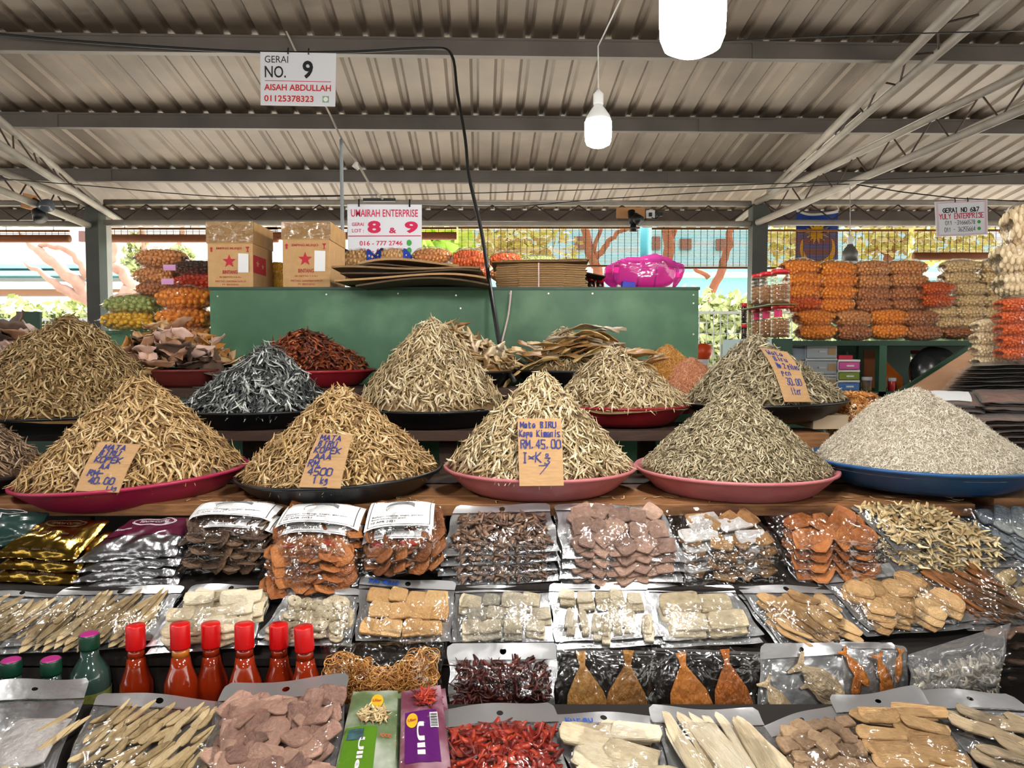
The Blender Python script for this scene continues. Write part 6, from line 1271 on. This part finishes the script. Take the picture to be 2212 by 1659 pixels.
for i, (xa, xb, dz) in enumerate(((1062, 1268, 0), (1085, 1272, .006))):
    z = zt+.014+22*.0047+dz; a, b = Xat(xa, 3.2, 600), Xat(xb, 3.2, 600); m = MB(); m.prism([(a, 3.2, z), (b, 3.19, z+.004), (b+.02, 3.6, z), (a, 3.6, z)], (0, 0, .004)); o = m.out('cardboard_sheet', CARDD, None, (a, 3.2, z)); tag(o, ['lower', 'upper'][i] + ' wide cardboard sheet lying over the tied bundle', 'cardboard', 'loose cardboard sheets')
x = Xat(1164, 3.2, 600); tag(MB().span((x-.003, 3.214, zt+.012), (x+.003, 3.217, zt+.118)).out('bundle_string', mat('pink_string', (216, 190, 190)), None, (x, 3.2, zt)), 'pink string tied round the flattened boxes', 'string')
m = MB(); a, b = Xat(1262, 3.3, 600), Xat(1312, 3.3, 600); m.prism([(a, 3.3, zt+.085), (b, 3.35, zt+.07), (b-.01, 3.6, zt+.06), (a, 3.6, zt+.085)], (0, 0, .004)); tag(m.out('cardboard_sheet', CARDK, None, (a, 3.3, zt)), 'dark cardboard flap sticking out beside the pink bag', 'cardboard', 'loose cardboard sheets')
# ---- pink bag
PINKF = film('pink_bag_film', (238, 90, 190), .10, .16, .8, 14, .26)
c = W(1388, 586, 3.45); c.z = zt+.012; t = thing('pink_plastic_bag', c, 'translucent pink plastic bag stuffed with boxes on the green board', 'plastic bag')
def pb(u, v):
    a = 2*math.pi*u; e = v*math.pi; rx = .168*(1+.08*math.sin(3*a+1)+.05*math.sin(7*a)); s = math.sin(e)**.55; z = .082*(1-math.copysign(abs(math.cos(e))**.8, math.cos(e)))
    n_ = noise.noise(Vector((math.cos(a)*2, math.sin(a)*2, v*4)))*.02 + abs(noise.noise(Vector((math.cos(a)*5, math.sin(a)*5, v*3))))*.016
    if v > .5: z -= .03*max(0, -math.cos(a))*(v-.5)*2 + .012*max(0, math.cos(a))
    return c + Vector((math.cos(a)*(rx*s+n_), math.sin(a)*(.13*s+n_), z + n_*.6*(v > .1)))
MB().grid(pb, 44, 22).out('bag_film', PINKF, t, smooth=True)
for (dx, w_, h_, m_) in ((-.075, .085, .12, WHITE), (.01, .07, .125, PAPER), (.09, .08, .10, WHITE), (-.08, .06, .03, mat('blue_carton', (50, 60, 180)))):
    MB().box(c+Vector((dx, -.045 if m_.name != 'blue_carton' else -.09, h_/2+.006)), (w_, .05, h_), Matrix.Rotation(.15, 3, 'Y')).out('inner_box', m_, t, bevel=.003)
# ---- jars
JG = film('jar_plastic', (250, 246, 236), .08, .08, .25, 8, .0); LIDR = mat('lid_red', (206, 34, 44), rough=.35); COOK = mat('biscuits', (190, 140, 90), (120, 80, 50), rough=.7, scale=60, stretch=(1, 1, 4))
def jar(x, y0, y1, Y, rpx, label, lid=LIDR, fill=COOK, fh=.55, group='red-lidded jars on the right', z0=None, lab=None):
    c = W(x, y1, Y); h = Zat(y0, Y)-c.z; r = rpx*Y/F; t = thing('jar', c, label, 'jar', group)
    pr = [(0, .001), (r*.95, .001), (r, .006)]
    for k in range(6):
        a = .02+(h-.05)*k/6; pr += [(r, a), (r, a+(h-.05)/6*.8), (r*.965, a+(h-.05)/6*.9)]
    pr += [(r*.98, h-.028), (r*.86, h-.02), (r*.86, h-.014)]; MB().lathe(pr, 24, c).out('jar_body', JG, t, smooth=True)
    MB().lathe([(r*.90, h-.022), (r*.97, h-.02), (r*.97, h-.003), (r*.9, h), (0, h)], 24, c).out('lid', lid, t, smooth=True)
    MB().lathe([(0, .004), (r*.88, .005), (r*.88, h*fh), (r*.6, h*fh+.006), (0, h*fh+.003)], 18, c).out('jar_contents', fill, t, smooth=True)
    if lab: MB().grid(lambda u, v: c+Vector((r*1.01*math.cos(R(-150+50*u)), r*1.01*math.sin(R(-150+50*u)), h*(.62+.22*v))), 6, 1).out('label', lab, t)
    return t
PKS = mat('pink_sticker', (200, 30, 90), rough=.5)
for tier, dy, nm in ((0, 0, 'upper'), (1, 75, 'lower')):
    jar(1685, 583+dy, 657+dy-2*tier, 4.05, 20, f'{nm} row red-lidded jar, nearest of three', lab=PKS if tier else None); jar(1659, 588+dy, 657+dy-2*tier, 4.25, 18.5, f'{nm} row red-lidded jar, middle of three', lab=PKS if tier else None); jar(1640, 592+dy, 657+dy-2*tier, 4.45, 17.5, f'{nm} row red-lidded jar, farthest of three', lab=PKS if tier else None)
zs = Zat(657.5, 4.05); tag(MB().span((Xat(1622, 4.3), 3.98, zs-.006), (Xat(1712, 4.05), 4.55, zs)).out('jar_shelf', mat('olive_board', (110, 110, 60)), None, (1.4, 4, zs)), 'thin olive board between the two rows of red-lidded jars', 'board')
tag(MB().span((Xat(1620, 4.0), 3.98, .6), (Xat(1664, 4.0), 4.52, Zat(731.5, 4.0))).out('pale_crate', mat('pale_blue_crate', (150, 176, 178), rough=.6), None, (1.35, 4.2, .6)), 'pale blue box side below the red-lidded jars', 'box')
tag(MB().span((Xat(1664, 4.0), 4.0, .6), (Xat(1712, 4.0), 4.49, Zat(731.5, 4.0))).out('jar_stand', GREEND, None, (1.5, 4.2, .6)), 'dark green stand under the nearest red-lidded jars', 'stand')
DKS = mat('dark_sauce', (60, 30, 16), (40, 20, 12), rough=.2, scale=10)
for i, (x, y0, y1, Y, l_) in enumerate(((1607, 655, 700, 4.6, 'dark sauce bottle, upper left of the four beside the post'), (1621, 650, 698, 4.5, 'yellowish sauce bottle, upper right of the four beside the post'), (1607, 700, 742, 4.6, 'dark sauce bottle, lower left of the four beside the post'), (1621, 699, 742, 4.5, 'yellowish sauce bottle, lower right of the four beside the post'))):
    jar(x, y0, y1, Y, 7, l_, lid=[LIDR, mat('lid_green', (120, 130, 70)), LIDR, mat('lid_green', (120, 130, 70))][i], fill=DKS if i % 2 == 0 else mat('yellow_sauce', (170, 150, 90), rough=.3), fh=.8, group='small sauce bottles beside the right post')
tag(MB().span((Xat(1598, 4.4), 4.4, .6), (Xat(1630, 4.4), 4.8, Zat(743, 4.5))).out('post_crate', GREEND, None, (1.4, 4.5, .6)), 'dark box under the small sauce bottles', 'box')
for i, (x, y0) in enumerate(((1277, 598), (1296, 601))): jar(x, y0, 625, 3.5, 9, ['left', 'right'][i] + ' small jar behind the dark cardboard flap', fill=DKS, group='small jars behind the board')
# ---- drawers and things in the cabinet
def drawers(x0, x1, ya, yb, Y, n, cols, frame, label, tabs=False, dep=.3, trans=False):
    a, b = Xat(x0, Y, 800), Xat(x1, Y, 800); z0, z1 = Zat(yb, Y), Zat(ya, Y); t = thing('drawer_unit', ((a+b)/2, Y, z0), label, 'drawer unit', 'small drawer units in the cabinet'); hh = (z1-z0)/n
    m = MB(); 
    for i in range(n+1): m.span((a, Y, z0+i*hh-.006), (b, Y+dep, z0+i*hh+.006))
    for x in (a, b-.008): m.span((x, Y+.01, z0), (x+.008, Y+dep, z1))
    m.out('frame', frame, t)
    for i in range(n):
        d = MB().span((a+.004, Y-.006, z0+i*hh+.009), (b-.004, Y+dep-.02, z0+(i+1)*hh-.009)).out('drawer', cols[i % len(cols)], t, bevel=.004); xm = (a+b)/2
        MB().span((xm-.022, Y-.018, z0+(i+.5)*hh-.005), (xm+.022, Y-.006, z0+(i+.5)*hh+.005)).out('handle', frame, d, org=t.location, bevel=.003) if False else None
        h_ = MB().span((xm-.022, Y-.018, z0+(i+.5)*hh-.005), (xm+.022, Y-.006, z0+(i+.5)*hh+.005)).out('handle', frame, None, (0, 0, 0)); h_.parent = d; h_.location = -Vector(t.location)
        if tabs: 
            h_ = MB().span((b-.06, Y-.009, z0+(i+.3)*hh), (b-.012, Y-.006, z0+(i+.75)*hh)).out('paper_tab', mat('tan_tab', (170, 140, 100)), None, (0, 0, 0)); h_.parent = d; h_.location = -Vector(t.location)
    return t
CLD = mat('frosted_drawer', (176, 184, 188), (160, 168, 172), rough=.2, scale=5); CLF = mat('frosted_frame', (196, 202, 204), rough=.3)
drawers(1740, 1808, 742, 846, 4.6, 3, [CLD], CLF, 'frosted clear drawer unit with tan paper tabs', True)
drawers(1668, 1740, 748, 846, 4.62, 3, [mat('frosted_blue', (140, 152, 164), rough=.2)], mat('grey_frame', (120, 126, 132), rough=.4), 'frosted drawer unit behind the leaning price card')
drawers(1811, 1858, 779, 846, 4.58, 3, [mat('drawer_blue', (70, 120, 190), rough=.35), mat('drawer_green', (130, 150, 40), rough=.35), mat('drawer_pink', (214, 84, 160), rough=.35)], WHITE, 'small white drawer set in pink, green and blue')
t = thing('red_basket', W(1826, 778, 4.65), 'little red box on the coloured drawer set', 'box'); MB().span(W(1812, 777, 4.6), (W(1843, 767, 4.6)+Vector((0, .12, 0)))).out('box_body', mat('box_red', (206, 40, 70), rough=.4), t, bevel=.004); MB().lathe([(0, 0), (.008, .002), (.008, .02), (0, .022)], 10, W(1829, 767, 4.66)).out('knob', BLACK, t)
jar(1872, 814, 846, 4.62, 11, 'purple-wrapped jar right of the coloured drawers', lid=CLF, fill=mat('purple_wrap', (84, 40, 120), (200, 180, 40), scale=20), fh=.9, group='jars in the green cabinet')
jar(1926, 816, 846, 4.62, 9, 'red jar right of the cabinet post', lid=CLF, fill=LIDR, fh=.9, group='jars in the green cabinet'); jar(1978, 757, 846, 4.8, 12, 'clear jar with dark red lid behind the black round thing', lid=mat('lid_dark_red', (130, 20, 30)), group='jars in the green cabinet')
OR_ = mat('orange_board', (214, 110, 24), (196, 92, 18), rough=.6, scale=6)
tag(MB().prism([W(1866, 757, 4.95), W(1896, 757, 4.95), W(1896, 846, 4.95), W(1866, 846, 4.95)], (0, .02, 0)).out('brown_board', mat('brown_orange', (150, 84, 34), (120, 64, 26), scale=5), None, W(1866, 846, 4.95)), 'orange-brown board standing behind the purple jar', 'board')
tag(MB().prism([W(1914, 780, 4.85), W(1950, 816, 4.85), W(1950, 846, 4.85), W(1914, 846, 4.85)], (0, .02, 0)).out('orange_board', OR_, None, W(1914, 846, 4.85)), 'orange slanted file box right of the cabinet post', 'board')
c = W(2012, 806, 4.62); o = MB().lathe([(0, -.10), (.07, -.09), (.14, -.03), (.165, .03), (.15, .08), (.08, .12), (0, .13)], 28, c, Matrix.Rotation(R(80), 3, 'X') @ Matrix.Rotation(R(12), 3, 'Y')).out('black_bundle', mat('black_shiny', (22, 24, 24), (44, 46, 46), rough=.25, scale=8, bump=.5), None, c, smooth=True); tag(o, 'black shiny round bundle lying in the green cabinet', 'bundle')
# glossy scraps of anchovy fallen on the planks
n = 60; P = np.stack([rng.uniform(-1.2, 1.3, n), rng.uniform(1.86, 1.92, n), np.full(n, ZP+.003)], 1); Nn = np.tile([0, 0, 1.], (n, 1)); a = rng.random(n)*6.28; T_ = np.stack([np.cos(a), np.sin(a), 0*a], 1)
V, Q, T2 = strips(P, T_, Nn, np.full(n, .03), np.full(n, .006), np.full(n, .003), 4); tag(npmesh('fallen_fish', V, Q, T2, HEAPM['gold']), 'stray anchovies fallen on the front plank', 'dried fish', None, 'stuff')
# orange bollard-like object beyond the gap
c = W(1518, 792, 6.0); c.z = 0; h = Zat(742, 6.0); t = thing('orange_lamp_toy', c, 'white and orange rounded object in the gap right of the green board', 'figure'); MB().lathe([(0, 0), (.05, 0), (.045, h*.8), (.05, h*.92)], 16, c).out('white_stand', WHITE, t, smooth=True)
MB().lathe([(.05, h*.92), (.075, h*.95), (.07, h*.985), (.03, h), (0, h)], 16, c).out('orange_top', mat('bright_orange', (230, 80, 30), rough=.4), t, smooth=True)
